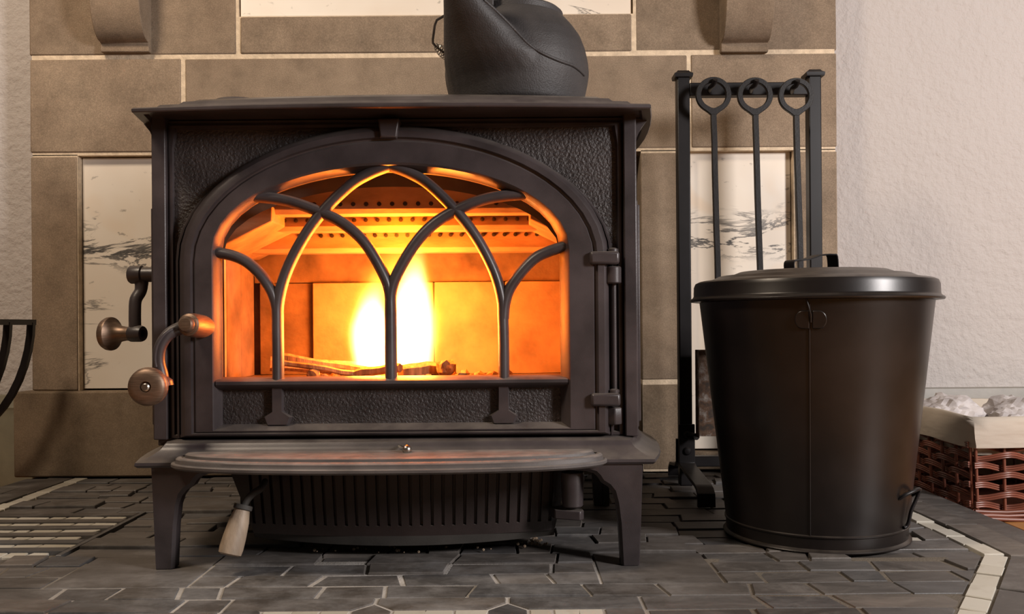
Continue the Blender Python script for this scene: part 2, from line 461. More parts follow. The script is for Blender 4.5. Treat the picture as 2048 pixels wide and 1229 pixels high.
blk('plinth_stone', -1.165, XO0, .002, z_pl, PLINTH, 2.05, 2.149, .004)
# corbels
for x0, x1_ in ((-.960, -.846), (P(1439, 90, YS).x, P(1533, 90, YS).x)):
    bm = bm_new(); zb = zz(103, 260 if x0 < 0 else 1490)
    prof = [(YS, zb - .006), (YS - .016, zb - .006), (YS - .018, zb + .002), (YS - .016, zb + .014), (YS - .02, zb + .016)]
    for i in range(1, 10):
        a = i / 9 * math.pi / 2
        prof.append((YS - .02 - .055 * math.sin(a), zb + .016 + .12 * (1 - math.cos(a))))
    prof += [(YS - .078, zb + .26), (YS - .10, zb + .34), (YS, zb + .34)]
    loft(bm, [[(x0, y, z) for y, z in prof], [(x1_, y, z) for y, z in prof]])
    part('corbel', bm, STONE, fs, 'curved sandstone corbel', bev=.002)
blk('mantel_shelf', XL - .05, XR + .05, 1.415, 1.48, STONE, 1.95, 2.149)

# ------------------------------------------------------------------ hearth
he = thing('hearth', 'raised slate hearth with a cream tile border under the stove', 'hearth', (-.14, 1.5, 0))


def hexa(xl, xr, yb, y1, ch, f):
    return [(xl, yb), (xl, y1), (xl + ch, f), (xr - ch, f), (xr, y1), (xr, yb)]


OUT = [(-1.135, 2.05), (-1.135, 1.28), (-.80, .80), (.50, .80), (.855, 1.28), (.855, 2.147), (.775, 2.147), (.775, 2.05)]
OUTB = [(-1.135, 2.147), (-1.135, 1.28), (-.80, .80), (.52, .80), (.855, 1.28), (.855, 2.147)]
bm = bm_new(); loft(bm, [[(x, y, FLZ) for x, y in OUTB], [(x, y, -.005) for x, y in OUTB]]); part('grout_bed', bm, GROUT, he)
bm = bm_new(); OF = [(-1.13, 1.31), (-1.13, 1.28), (-.80, .81), (.52, .81), (.85, 1.28), (.85, 1.31)]; loft(bm, [[(x, y, -.006) for x, y in OF], [(x, y, -.0012) for x, y in OF]]); part('grout_bed', bm, GROUT, he)
INN = [(-.985, 2.046), (-.985, 1.315), (-.70, .88), (.41, .88), (.700, 1.315), (.700, 2.046)]


def clip(poly, hull):
    """Sutherland-Hodgman against a convex, counter-clockwise hull"""
    out = poly
    for i in range(len(hull)):
        a, b = hull[i], hull[(i + 1) % len(hull)]; res = []
        for j in range(len(out)):
            p, q = out[j], out[(j + 1) % len(out)]
            sp = (b[0] - a[0]) * (p[1] - a[1]) - (b[1] - a[1]) * (p[0] - a[0]); sq = (b[0] - a[0]) * (q[1] - a[1]) - (b[1] - a[1]) * (q[0] - a[0])
            if sp >= 0: res.append(p)
            if (sp >= 0) != (sq >= 0):
                t = sp / (sp - sq); res.append((p[0] + (q[0] - p[0]) * t, p[1] + (q[1] - p[1]) * t))
        out = res
        if len(out) < 3: return []
    return out


def area2(p): return abs(sum(p[i][0] * p[(i + 1) % len(p)][1] - p[(i + 1) % len(p)][0] * p[i][1] for i in range(len(p)))) / 2


def tile(name, poly, mat, top, tilt=.0, z0=-.012, par=he):
    bm = bm_new(); cx = sum(p[0] for p in poly) / len(poly); cy = sum(p[1] for p in poly) / len(poly)
    ta, tb = random.uniform(-tilt, tilt), random.uniform(-tilt, tilt)
    zt = lambda x, y: top + (x - cx) * ta + (y - cy) * tb
    e = .0012
    ins = [(cx + (x - cx) * (1 - e / max(.01, abs(x - cx) + abs(y - cy)) * 1.4), cy + (y - cy) * (1 - e / max(.01, abs(x - cx) + abs(y - cy)) * 1.4)) for x, y in poly]
    loft(bm, [[(x, y, z0) for x, y in poly], [(x, y, zt(x, y) - e) for x, y in poly], [(x, y, zt(x, y)) for x, y in ins]], cap0=False)
    return part(name, bm, mat, par, smooth=0)


ROW = .053; Y0 = 1.077
EXC = [(-.635, -.44, 1.183, 1.342), (.118, .285, 1.183, 1.342), (-.985, -.69, 1.342, 1.66), (.435, .700, 1.342, 1.607), (-.36, .16, 1.024, 1.13)]
n_sl = 0
yy = Y0 - 4 * ROW; ri = 0
while yy < 2.046:
    y0, y1 = yy, min(yy + ROW, 2.046); ym = (y0 + y1) / 2
    iv = [(-.985, .700)]
    for ex in EXC:
        if ex[2] - .02 < ym < ex[3] + .02:
            nv = []
            for a, b in iv:
                if ex[0] > a: nv.append((a, min(b, ex[0])))
                if ex[1] < b: nv.append((max(a, ex[1]), b))
                if ex[1] <= a or ex[0] >= b: nv = nv
            iv = [(a, b) for a, b in nv if b - a > .012]
    for a, b in iv:
        x = a; sk = 0
        while x < b - .005:
            ln = random.choice((.055, .075, .085, .10, .115, .13, .15))
            xe = x + ln
            if b - xe < .04: xe = b
            sk2 = random.uniform(-.006, .006) if xe < b else 0
            fr_ = 1.5 if ym < 1.31 else 1.0; g = random.uniform(.0012, .0028) * fr_; g2 = random.uniform(.001, .0022) * fr_
            poly = [(x + sk + g, y0 + g2), (xe + sk2 - g, y0 + g2), (xe - sk2 - g, y1 - g2), (x - sk + g, y1 - g2)]
            cl = clip(poly, INN)
            if len(cl) >= 3 and area2(cl) > 3e-4:
                tile('slate', cl, SLATE, random.choice((-.0005, .0, .0005, .001, .0025) if ym < 1.31 else (-.003, -.001, .0, .001, .002, .004)), .012); n_sl += 1
            x = xe; sk = sk2
    yy += ROW
for ex in EXC[:2]:
    tile('large_slate', [(ex[0] + .002, ex[2] + .002), (ex[1] - .002, ex[2] + .002), (ex[1] - .002, ex[3] - .002), (ex[0] + .002, ex[3] - .002)], SLATE, .0, .0)


# cream strips and outer border
def strip(path, wid, mat, name, ln, top, gap=.0012):
    """tiles laid along a polyline, wid to the outside (right of travel)"""
    for i in range(len(path) - 1):
        a, b = Vector(path[i]), Vector(path[i + 1]); d = (b - a); L = d.length; d.normalize(); nrm = Vector((d.y, -d.x)); k = max(1, round(L / ln)); s = L / k
        cuts = [0] + [s * (j + random.uniform(-.12, .12)) for j in range(1, k)] + [L]
        for j in range(k):
            p, q = a + d * (cuts[j] + gap), a + d * (cuts[j + 1] - gap)
            w_ = wid - random.uniform(0, .002); sk = d * random.uniform(-.003, .003)
            tile(name, [tuple(p), tuple(p + nrm * w_ + sk), tuple(q + nrm * w_ + sk), tuple(q)], mat, top + random.uniform(-.0015, .0015), .01)


strip([(-.704, .877), (.412, .877), (.704, 1.315), (.704, 2.046)], .031, TILE, 'cream_tile', .058, .0005)
strip([(-.989, 2.046), (-.989, 1.315), (-.71, .885)], .031, TILE, 'cream_tile', .058, .0005)
strip([(-.70, .843), (.43, .843), (.738, 1.305), (.738, 2.13)], .056, SLATE, 'border_slate', .19, .002)
strip([(.796, 2.13), (.796, 1.295), (.49, .83)][::-1], .056, SLATE, 'border_slate', .24, .001)
strip([(-1.023, 2.046), (-1.023, 1.305), (-.74, .86)], .056, SLATE, 'border_slate', .19, .002)
strip([(-1.081, 2.046), (-1.081, 1.315)], .052, SLATE, 'border_slate', .22, .001)

# inlaid panels of cream shards between slate bars


def inlay(x0, x1, ya, yb, n, cut=None):
    pitch = (yb - ya) / n
    for i in range(n):
        y0 = ya + i * pitch
        tile('slate_bar', [(x0 + .002, y0 + pitch * .52), (x1 - .002, y0 + pitch * .52), (x1 - .002, y0 + pitch * .98), (x0 + .002, y0 + pitch * .98)], SLATE, .002, .0)
        x = x0 + .004
        while x < x1 - .02:
            xe = min(x + random.uniform(.025, .065), x1 - .004); s1 = random.uniform(-.01, .01)
            tile('cream_shard', [(x, y0 + .002), (xe - .002 + s1 * .3, y0 + .001), (xe - .002 - s1 * .3, y0 + pitch * .48), (x + random.uniform(0, .004), y0 + pitch * .5)], TILE, .0, .015); x = xe


for pl in ([(-.358, 1.083), (-.201, 1.083), (-.178, 1.1075), (-.178, 1.128), (-.358, 1.128)], [(-.1725, 1.1075), (-.149, 1.083), (-.034, 1.083), (-.011, 1.1075), (-.011, 1.128), (-.1725, 1.128)], [(-.0055, 1.1075), (.018, 1.083), (.158, 1.083), (.158, 1.128), (-.0055, 1.128)]):
    tile('border_slate', pl, SLATE, .0005)
for hx in (-.335, -.175, -.008, .135):
    tile('border_slate', [(hx - .0235, 1.05), (hx, 1.027), (hx + .0235, 1.05), (hx + .0235, 1.079), (hx, 1.104), (hx - .0235, 1.079)], SLATE, .0)
for a, b in ((-.308, -.202), (-.148, -.035), (.019, .108)):
    for k in range(3):
        x0, x1_ = a + (b - a) * k / 3 + .001, a + (b - a) * (k + 1) / 3 - .001; q_ = random.uniform(-.006, .006)
        tile('cream_shard', [(x0, 1.028), (x1_ + q_, 1.028), (x1_ - q_, 1.0805), (x0, 1.0805)], TILE, .0)
inlay(-.975, -.702, 1.347, 1.655, 6)
tile('slate_bar', [(-.70, 1.344), (-.692, 1.344), (-.692, 1.658), (-.70, 1.658)], SLATE, .003)
inlay(.44, .555, 1.347, 1.60, 5)
rp = [(.56, 1.345), (.695, 1.345), (.695, 1.40), (.655, 1.395), (.60, 1.405), (.56, 1.39)]
tile('slate', rp, SLATE, .002)
tile('slate', [(.655, 1.40), (.695, 1.405), (.695, 1.48), (.66, 1.46)], SLATE, .003)
tile('slate', [(.56, 1.395), (.597, 1.41), (.600, 1.47), (.56, 1.47)], SLATE, .002)
tile('cream_shard', [(.603, 1.41), (.652, 1.40), (.655, 1.425), (.628, 1.43)], TILE, .0)
tile('cream_shard', [(.603, 1.43), (.64, 1.437), (.64, 1.47), (.604, 1.468)], TILE, .0)
tile('slate', [(.56, 1.475), (.65, 1.475), (.695, 1.49), (.695, 1.53), (.56, 1.53)], SLATE, .002)
tile('slate', [(.56, 1.534), (.695, 1.534), (.695, 1.602), (.56, 1.602)], SLATE, .001)

# ------------------------------------------------------------------ the stove
CX = -.173
st = thing('wood_stove', 'dark grey cast iron wood stove with an arched glass door, fire burning inside', 'stove', (CX, 1.5, 0))


def plan(x0, x1, y0, y1, bow, ins, z, n=9, fb=.9):
    x0 += ins; x1 -= ins; y0 += ins; y1 -= ins; pts = []
    for i in range(n): t = i / n; pts.append((x0 + (x1 - x0) * t, y0 - bow * fb * 4 * t * (1 - t), z))
    for i in range(n): t = i / n; pts.append((x1 + bow * 4 * t * (1 - t), y0 + (y1 - y0) * t, z))
    for i in range(n): t = i / n; pts.append((x1 + (x0 - x1) * t, y1, z))
    for i in range(n): t = i / n; pts.append((x0 - bow * 4 * t * (1 - t), y1 + (y0 - y1) * t, z))
    return pts


TP = (-.547, .203, 1.27, 1.75)
bm = bm_new()
loft(bm, [plan(*TP, .024, i, z) for i, z in ((.016, .665), (.012, .661), (.001, .661), (0, .6625), (0, .666), (.002, .668), (.018, .671), (.024, .673), (.030, .679), (.046, .681), (.055, .690), (.064, .692), (.072, .697), (.08, .699))])
part('top_plate', bm, IRON, st, smooth=30)
bm = bm_new(); c = S(480, 190, 1.40); lathe(bm, [(.044, .698), (.044, .705), (.040, .709), (.02, .710)], (c.x, 1.41, 0), n=32); part('round_cover', bm, IRON, st)
# coved underside of the top and the cabinet sides
XB0, XB1 = S(309, 600, 1.33).x, S(1274, 600, 1.33).x
bm = bm_new(); loft(bm, [[(XB0 - d, 1.345, z), (XB1 + d, 1.345, z), (XB1 + d, 1.72, z), (XB0 - d, 1.72, z)] for z, d in ((.60, 0), (.62, .001), (.635, .004), (.65, .011), (.661, .020), (.664, .020))])
part('top_cove', bm, IRON, st)
for xa, xb in ((XB0, XB0 + .012), (XB1 - .012, XB1)):
    bm = bm_new(); box(bm, xa, xb, 1.34, 1.72, .17, .63); part('side_panel', bm, IRON, st, bev=.001)
bm = bm_new(); box(bm, XB0, XB1, 1.71, 1.725, .17, .66); part('back_panel', bm, IRON, st)
zt_, zb_ = S(300, 412, 1.345).z, S(300, 848, 1.345).z
for xa, xb, s in ((S(300, 600, 1.345).x, XB0, -1), (XB1, S(1282, 600, 1.345).x, 1)):
    bm = bm_new(); box(bm, xa, xb, 1.35, 1.70, zb_, zt_)
    if s < 0: box(bm, xa + .005, xb, 1.343, 1.35, zb_ - .008, zt_ + .006)
    else: box(bm, xa, xb - .004, 1.343, 1.35, zb_ - .008, zt_ + .006)
    part('side_shield', bm, IRON, st, bev=.002)
for xa, xb in ((309, 337), (1248, 1274)):
    bm = bm_new(); box(bm, S(xa, 0, 1.33).x, S(xb, 0, 1.33).x, 1.322, 1.36, S(0, 876, 1.33).z, S(0, 238, 1.33).z + .006); part('corner_post', bm, IRON, st, bev=.002)


# front plate: rectangle outside, arch inside
def dirs(cx, cy, rect, n=40):
    th = [math.pi * i / n for i in range(n + 1)]
    for X in (rect[0], rect[1]): th.append(math.atan2(cy - rect[2], X - cx))
    return sorted(set(round(t, 6) for t in th), reverse=True)


RECT = (339, 1246, 246, 876)
ACX, ACY = 789, 520
TH = dirs(ACX, ACY, RECT)


def arch_loop(xl, xr, top, spring, bot, Y, n_side=6, n_bot=12):
    cx = (xl + xr) / 2; a = (xr - xl) / 2; b = spring - top; pts = []
    for i in range(n_side): pts.append((xl, bot + (spring - bot) * i / n_side))
    for t in TH:
        r = a * b / math.sqrt((b * math.cos(t)) ** 2 + (a * math.sin(t)) ** 2); pts.append((cx + r * math.cos(t), spring - r * math.sin(t)))
    for i in range(1, n_side + 1): pts.append((xr, spring + (bot - spring) * i / n_side))
    for i in range(1, n_bot): pts.append((xr + (xl - xr) * i / n_bot, bot))
    return [S(x, y, Y) for x, y in pts]


def rect_loop(ins, Y, n_side=6, n_bot=12):
    xl, xr, top, bot = RECT[0] + ins, RECT[1] - ins, RECT[2] + ins, RECT[3] - ins; pts = []
    for i in range(n_side): pts.append((xl, bot + (ACY - bot) * i / n_side))
    for t in TH:
        c_, s_ = math.cos(t), math.sin(t); k = 1e9
        if s_ > 1e-6: k = min(k, (ACY - top) / s_)
        if c_ > 1e-6: k = min(k, (xr - ACX) / c_)
        if c_ < -1e-6: k = min(k, (xl - ACX) / c_)
        pts.append((ACX + k * c_, ACY - k * s_))
    for i in range(1, n_side + 1): pts.append((xr, ACY + (bot - ACY) * i / n_side))
    for i in range(1, n_bot): pts.append((xr + (xl - xr) * i / n_bot, bot))
    return [S(x, y, Y) for x, y in pts]


def AL(off, Y, yb=874, top=None): return arch_loop(360 - off, 1218 + off, top or 253 - off, 520, yb, Y)


bm = bm_new()
loft(bm, [rect_loop(0, 1.365), rect_loop(0, 1.331), rect_loop(3, 1.329), rect_loop(8, 1.329), rect_loop(12, 1.336), AL(9, 1.336, top=259), AL(6, 1.328, top=260), AL(3, 1.328, top=262), AL(1, 1.340, top=263), AL(-50, 1.340, 850), arch_loop(436, 1128, 338, 500, 760, 1.342), arch_loop(436, 1128, 338, 500, 760, 1.365)], False, False, midx={4: 1})
part('front_plate', bm, [IRON, IRON_TEX], st, smooth=30)
bm = bm_new(); box(bm, S(337, 0, 1.34).x, S(1248, 0, 1.34).x, 1.335, 1.36, S(0, 250, 1.335).z, .663); part('header_rail', bm, IRON, st)
bm = bm_new(); box(bm, XB0 + .004, XB1 - .004, 1.333, 1.36, .176, S(0, 872, 1.333).z); part('bottom_rail', bm, IRON, st)

# door
dbm = bm_new()
loft(dbm, [AL(0, 1.338, 872), AL(0, 1.318, 872), AL(-3, 1.311, 871), AL(-9, 1.307, 869), AL(-21, 1.3065, 866), AL(-25, 1.311, 864), AL(-28, 1.3115, 863), AL(-31, 1.309, 862),
           arch_loop(424, 1140, 325, 500, 860, 1.309), arch_loop(428, 1136, 330, 500, 858, 1.3115), arch_loop(437, 1127, 337, 500, 851, 1.322), arch_loop(444, 1121, 344, 500, 847, 1.3275), arch_loop(446, 1120, 346, 500, 846, 1.334), arch_loop(430, 1130, 332, 500, 852, 1.338)], False, False)
door = part('door', dbm, IRON, st, smooth=32)
# lower textured panel, sill, mullion stubs
bm = bm_new(); a = S(440, 852, 1.33); b = S(1126, 766, 1.33); box(bm, a.x, b.x, 1.330, 1.336, a.z, b.z); part('lower_panel', bm, IRON_TEX, door)
bm = bm_new()
sec = [(1.337, 752), (1.328, 754), (1.316, 758), (1.311, 762), (1.310, 768), (1.313, 772), (1.322, 777), (1.337, 780)]
loft(bm, [[S(x, y, Y) + Vector((0, 0, 0)) for Y, y in sec] for x in (430, 1135)]); part('sill_bar', bm, IRON, door, smooth=40)
for cx in (556, 1006):
    bm = bm_new(); poly = [(cx - 11, 768), (cx - 11, 822), (cx - 29, 833), (cx - 22, 849), (cx + 22, 849), (cx + 29, 833), (cx + 11, 822), (cx + 11, 768)]
    q = [S(x, y, 1.33) for x, y in poly]; ctr = S(cx, 815, 1.33)
    loft(bm, [[(p.x, 1.334, p.z) for p in q], [(p.x, 1.326, p.z) for p in q], [(ctr.x + (p.x - ctr.x) * .84, 1.320, ctr.z + (p.z - ctr.z) * .95) for p in q]])
    part('sill_bracket', bm, IRON, door, smooth=20)
# keystone
q = [S(x, y, 1.305) for x, y in ((759, 238), (803, 238), (797, 277), (763, 277))]; ctr = S(781, 258, 1.305)
bm = bm_new(); loft(bm, [[(p.x, 1.336, p.z) for p in q], [(p.x, 1.303, p.z) for p in q], [(ctr.x + (p.x - ctr.x) * .9, 1.300, ctr.z + (p.z - ctr.z) * .9) for p in q]]); part('keystone', bm, IRON, door, bev=.0015)
# glazing bars
PROF = [(-.0085, -.002), (-.0080, .005), (-.0065, .0095), (-.0035, .0130), (0, .0142), (.0035, .0130), (.0065, .0095), (.0080, .005), (.0085, -.002)]


def gbar(pts, s=1.0):
    bm = bm_new(); sweep(bm, spline([S(x, y, 1.3285) for x, y in pts], 7), [(u * s, v) for u, v in PROF], (0, -1, 0)); part('glazing_bar', bm, IRON, door, smooth=50)


gbar([(556, 764), (556, 690), (556, 640), (558, 600), (573, 545), (603, 485), (643, 428), (700, 372), (742, 347), (781, 332)])
gbar([(1007, 764), (1007, 690), (1006, 640), (1004, 600), (989, 545), (956, 480), (914, 424), (860, 370), (820, 346), (783, 332)])
gbar([(781, 764), (781, 690), (781, 630), (780, 585), (766, 545), (730, 485), (685, 445), (643, 424), (590, 404), (545, 395), (500, 391)])
gbar([(782, 764), (782, 690), (782, 630), (783, 585), (797, 545), (830, 490), (868, 450), (914, 422), (965, 402), (1010, 394), (1056, 391)])
gbar([(556, 640), (554, 610), (544, 580), (524, 550), (498, 525), (468, 510), (434, 503)])
gbar([(1007, 640), (1010, 610), (1020, 580), (1042, 548), (1070, 520), (1098, 506), (1130, 496)])
bm = bm_new(); loft(bm, [arch_loop(438, 1128, 338, 500, 760, 1.3315), arch_loop(438, 1128, 338, 500, 760, 1.3335)]); part('glass_pane', bm, GLASS, door, smooth=0)
# hinges
for yh in (520, 803):
    bm = bm_new(); a, b = S(1180, yh - 13, 1.31), S(1239, yh + 13, 1.31); box(bm, a.x, b.x, 1.300, 1.330, b.z, a.z); part('hinge_strap', bm, IRON, door, bev=.004)
    c = S(1228, yh + 35, 1.31); bm = bm_new()
    lathe(bm, [(.011, -.012), (.0125, -.010), (.0125, .012), (.011, .014)], (c.x, 1.318, c.z), n=20 if yh < 600 else 6); part('hinge_knuckle', bm, IRON, door, bev=.0015)
    bm = bm_new(); lathe(bm, [(.008, 0), (.008, .004), (.004, .006)], (c.x, 1.316, S(0, yh - 13, 1.31).z), n=16); part('hinge_pin', bm, IRON, door)
bm = bm_new(); a, b = S(1228, 560, 1.325), S(1228, 790, 1.325); tube(bm, [a, b], .004, 12); part('hinge_rod', bm, IRON, door)
# door handle: barrel, curved arm, round knob with screw
bm = bm_new(); a = S(407, 651, 1.307); b = S(369, 646, 1.248); d = (b - a); L = d.length
lathe(bm, [(.0150, -.006), (.0168, .004), (.0175, L * .35), (.0175, L * .62), (.0160, L * .80), (.0135, L * .83), (.0135, L * .86), (.0122, L * .87), (.0118, L * .93), (.009, L * .99), (.003, L)], a, d, 32)
part('handle_barrel', bm, BRASS, door)
bm = bm_new(); tube(bm, [a + Vector((-.004, -.013, .0065)), a + Vector((-.005, -.018, .0075))], .002, 10); part('grub_screw', bm, STEEL, door)
bm = bm_new(); ap = spline([S(x, y, Y) for x, y, Y in ((378, 650, 1.278), (357, 655, 1.268), (336, 667, 1.26), (321, 690, 1.256), (317, 718, 1.256), (322, 745, 1.258), (326, 770, 1.258))], 6)
tube(bm, ap, [.0105 - .002 * math.sin(math.pi * i / (len(ap) - 1)) + (.004 if i > len(ap) - 5 else 0) for i in range(len(ap))], 14); part('handle_arm', bm, IRON, door, smooth=60)
bm = bm_new(); tube(bm, [p + Vector((-.002, -.0085, .001)) for p in ap[6:-9]], .0028, 8); part('arm_ridge', bm, IRON, door, smooth=60)
kc = S(297, 770, 1.245); bm = bm_new()
lathe(bm, [(.012, -.022), (.016, -.008), (.0245, -.004), (.0272, 0), (.0275, .004), (.0262, .0055), (.0268, .007), (.0262, .009), (.022, .0125), (.016, .014), (.0082, .0146), (.0078, .0146), (.0078, .010)], kc, (.05, -1, .03), 40); part('handle_knob', bm, BRASS, door)
bm = bm_new(); lathe(bm, [(.0062, 0), (.0062, .003), (.004, .005)], kc + Vector((0, -.0095, 0)), (.05, -1, .03), 16); sc_ = part('knob_screw', bm, STEEL, door)
# side crank
ck = bm_new(); c = S(280, 546, 1.40); lathe(ck, [(.0125, -.016), (.0145, -.013), (.0145, .004), (.012, .006), (.012, .034)], c, (1, 0, 0), 24); crank = part('side_crank', ck, SOOT if False else IRON, st)
bm = bm_new(); pts = spline([S(x, y, Y) for x, y, Y in ((284, 556, 1.40), (282, 578, 1.398), (272, 596, 1.392), (270, 620, 1.388), (270, 662, 1.385))], 5)
tube(bm, pts, [.011, .0108, .0105, .010, .0098] + [.0095] * (len(pts) - 5), 12, .9); part('crank_arm', bm, IRON, crank, smooth=60)
c = S(275, 664, 1.384); bm = bm_new(); lathe(bm, [(.0125, -.012), (.013, -.010), (.013, .006), (.0115, .010), (.007, .0102), (.006, .004)], c, (1, -.25, 0), 24); part('crank_socket', bm, IRON, crank)
bm = bm_new(); lathe(bm, [(.0105, .010), (.0112, .016), (.0108, .018), (.0125, .028), (.0155, .036), (.022, .042), (.0262, .045), (.0268, .048), (.026, .050), (.0262, .052), (.024, .056), (.012, .058)], c, (-1, .22, 0), 36); part('crank_knob', bm, BRASS, crank)

# base, legs, ash lip
BP = (-.545, .205, 1.265, 1.735)
bm = bm_new(); loft(bm, [plan(*BP, .036, i, z, fb=0) for i, z in ((.012, .146), (.003, .1475), (0, .151), (.001, .155), (.010, .158), (.018, .163), (.026, .169), (.029, .1725), (.030, .1745), (.033, .1785), (.045, .181))])
part('base_plate', bm, IRON, st, smooth=30)
LEG = [(297, 926), (300, 1000), (305, 1138), (343, 1138), (347, 1050), (352, 1008), (358, 990), (368, 977), (382, 968), (388, 958), (396, 950), (412, 945), (462, 942), (462, 926)]
bk = 1.716
for mx_ in (0, 1):
    for my_ in (0, 1):
        bm = bm_new()
        poly = [S(x, y + 2, 1.27) for x, y in LEG]; poly = [(p.x, max(p.z, 0.001)) for p in poly]
        fx = (lambda x: 2 * S(791, 0, 1.27).x - x) if mx_ else (lambda x: x)
        fy = (lambda y: 1.27 + bk - y) if my_ else (lambda y: y)
        n_ = len(poly); cxp = poly[1][0] + .012
        ins = [(x - (.004 if 2 < i < n_ - 1 else -.002), z + (.004 if 5 < i < n_ - 1 else 0)) for i, (x, z) in enumerate(poly)]
        loft(bm, [[(fx(x), fy(1.292), z) for x, z in poly], [(fx(x), fy(1.2755), z) for x, z in poly], [(fx(x), fy(1.2705), z) for x, z in ins]])
        side = [(1.27 + (x - poly[0][0]) * .8, z) for x, z in poly]
        sd = [(max(y, 1.285), z) for y, z in side]
        loft(bm, [[(fx(poly[0][0] + .004), fy(y), z) for y, z in sd], [(fx(poly[0][0] + .016), fy(y), z) for y, z in sd]])
        part('leg', bm, IRON, st, smooth=30)
bm = bm_new()
LC, LA, LB, LY = -.177, .312, .090, 1.266


def lip(ins, z, n=40):
    a, b = LA - ins, LB - ins; pts = []
    for i in range(n + 1):
        t = math.pi * i / n; c_, s_ = math.cos(t), math.sin(t); e = 2 / 2.3
        pts.append((LC - a * math.copysign(abs(c_) ** e, c_), LY - b * abs(s_) ** e, z))
    return pts


loft(bm, [lip(i, z) for i, z in ((.016, .150), (.004, .1495), (.0, .1525), (.0, .1560), (.0015, .1575), (.005, .1572), (.0062, .1590), (.0065, .1625), (.009, .1648), (.0135, .1655), (.0165, .1640), (.0185, .1648), (.0195, .1685), (.0225, .1702), (.030, .1705))])
part('ash_lip', bm, IRON_DUST, st, smooth=40)
kp = S(812, 900, 1.245); bm = bm_new(); lathe(bm, [(.001, -.0068)] + [(.0068 * math.cos(a), .0068 * math.sin(a)) for a in [math.radians(t) for t in range(-75, 76, 15)]] + [(.001, .0068)], kp, (0, 0, 1), 20); air = part('air_slider', bm, STEEL, st, 'small bright ball knob')
bm = bm_new(); tube(bm, [kp, S(797, 893, 1.29)], .0022, 8); part('slider_stem', bm, STEEL, air)

# ash door
bm = bm_new()
ZT, ZB = .152, .036


def adY(t): return 1.348 - .036 * (1 - (2 * t - 1) ** 2)


cols = []; ng = 29; t0, t1 = .075, .945
cols.append((0, 0))
for i in range(ng):
    g = t0 + (t1 - t0) * i / (ng - 1); hw = .0048
    cols += [(g - hw, 0), (g - hw + .0012, 1), (g + hw - .0012, 1), (g + hw, 0)]
cols.append((1, 0))


def adP(t, z, off=0, lip=False):
    k = (ZT - z) / (ZT - ZB); xl = S(445 + 58 * k, 0, 1.345).x; xr = S(1142 - 36 * k, 0, 1.345).x
    if .001 < t < .999: xl = S(445 + 14 * k, 0, 1.345).x; xr = S(1142 - 10 * k, 0, 1.345).x
    return (xl + (xr - xl) * t, adY(t) + off, z)


def adL(t, z, off):
    a_, b_ = adP(0, z)[0], adP(1, z)[0]
    return (a_ + (b_ - a_) * t, adY(t) + off, z)


rows = [(ZT, 0), (.145, 0), (.1445, 1), (.052, 1), (.0505, 0), (ZB, 0)]
loft(bm, [[adP(t, z, .0055 if g * rg else 0) for t, g in cols] for z, rg in rows], False, False, closed=False)
loft(bm, [[adP(t, z, .03) for t, g in cols] for z, rg in rows], False, False, closed=False)
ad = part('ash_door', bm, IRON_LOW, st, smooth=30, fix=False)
for q in (0,):
    bm = bm_new(); n_ = 24
    for za, zb2, o1, o2 in ((ZB, ZB - .010, -.001, .004),):
        loft(bm, [[adL(i / n_, za, -.001) for i in range(n_ + 1)] + [adL(i / n_, za, .035) for i in range(n_, -1, -1)], [(adL(i / n_, ZB, .006)[0], adL(i / n_, ZB, .006)[1], zb2 - .006 * math.sin(math.pi * i / n_)) for i in range(n_ + 1)] + [(adL(i / n_, ZB, .04)[0], adL(i / n_, ZB, .04)[1], zb2) for i in range(n_, -1, -1)]])
    part('bottom_lip', bm, SOOT, ad)
bm = bm_new(); box(bm, S(470, 0, 1.36).x, S(1120, 0, 1.36).x, 1.38, 1.66, .045, .15); part('ash_box', bm, SOOT, st)
c = S(1143, 980, 1.30); bm = bm_new(); lathe(bm, [(.0135, -.028), (.0155, -.026), (.0175, .018), (.0165, .023), (.012, .024)], (c.x, 1.305, c.z), n=20); part('hinge_barrel', bm, IRON, ad)
bm = bm_new(); a = S(1095, 1014, 1.31); pl = [(a.x, 1.325), (a.x + .008, 1.300), (c.x + .010, 1.288), (c.x + .016, 1.296), (c.x + .014, 1.318), (a.x + .02, 1.335)]
loft(bm, [[(x, y, c.z - .046) for x, y in pl], [(x, y, c.z - .032) for x, y in pl]]); part('hinge_bracket', bm, IRON, ad, bev=.002)
hp = spline([S(x, y, Y) for x, y, Y in ((528, 962, 1.315), (519, 976, 1.285), (505, 985, 1.265), (492, 998, 1.255), (484, 1013, 1.25))], 6)
bm = bm_new(); tube(bm, hp, .0052, 10); part('handle_rod', bm, SOOT, ad, smooth=60)
a, b = S(483, 1014, 1.25), S(456, 1106, 1.232); bm = bm_new(); L = (b - a).length
lathe(bm, [(.0095, -.004), (.0125, -.003), (.0125, .001), (.0105, .002), (.0122, .010), (.0142, L * .3), (.0160, L * .65), (.0166, L * .88), (.0158, L), (.0125, L + .002)], a, b - a, 24); part('wood_handle', bm, WOOD_H, ad, 'worn pale wooden handle')
bm = bm_new(); lathe(bm, [(.0128, -.004), (.0132, -.002), (.0132, .002), (.0118, .003)], a, b - a, 24); part('ferrule', bm, SOOT, ad)

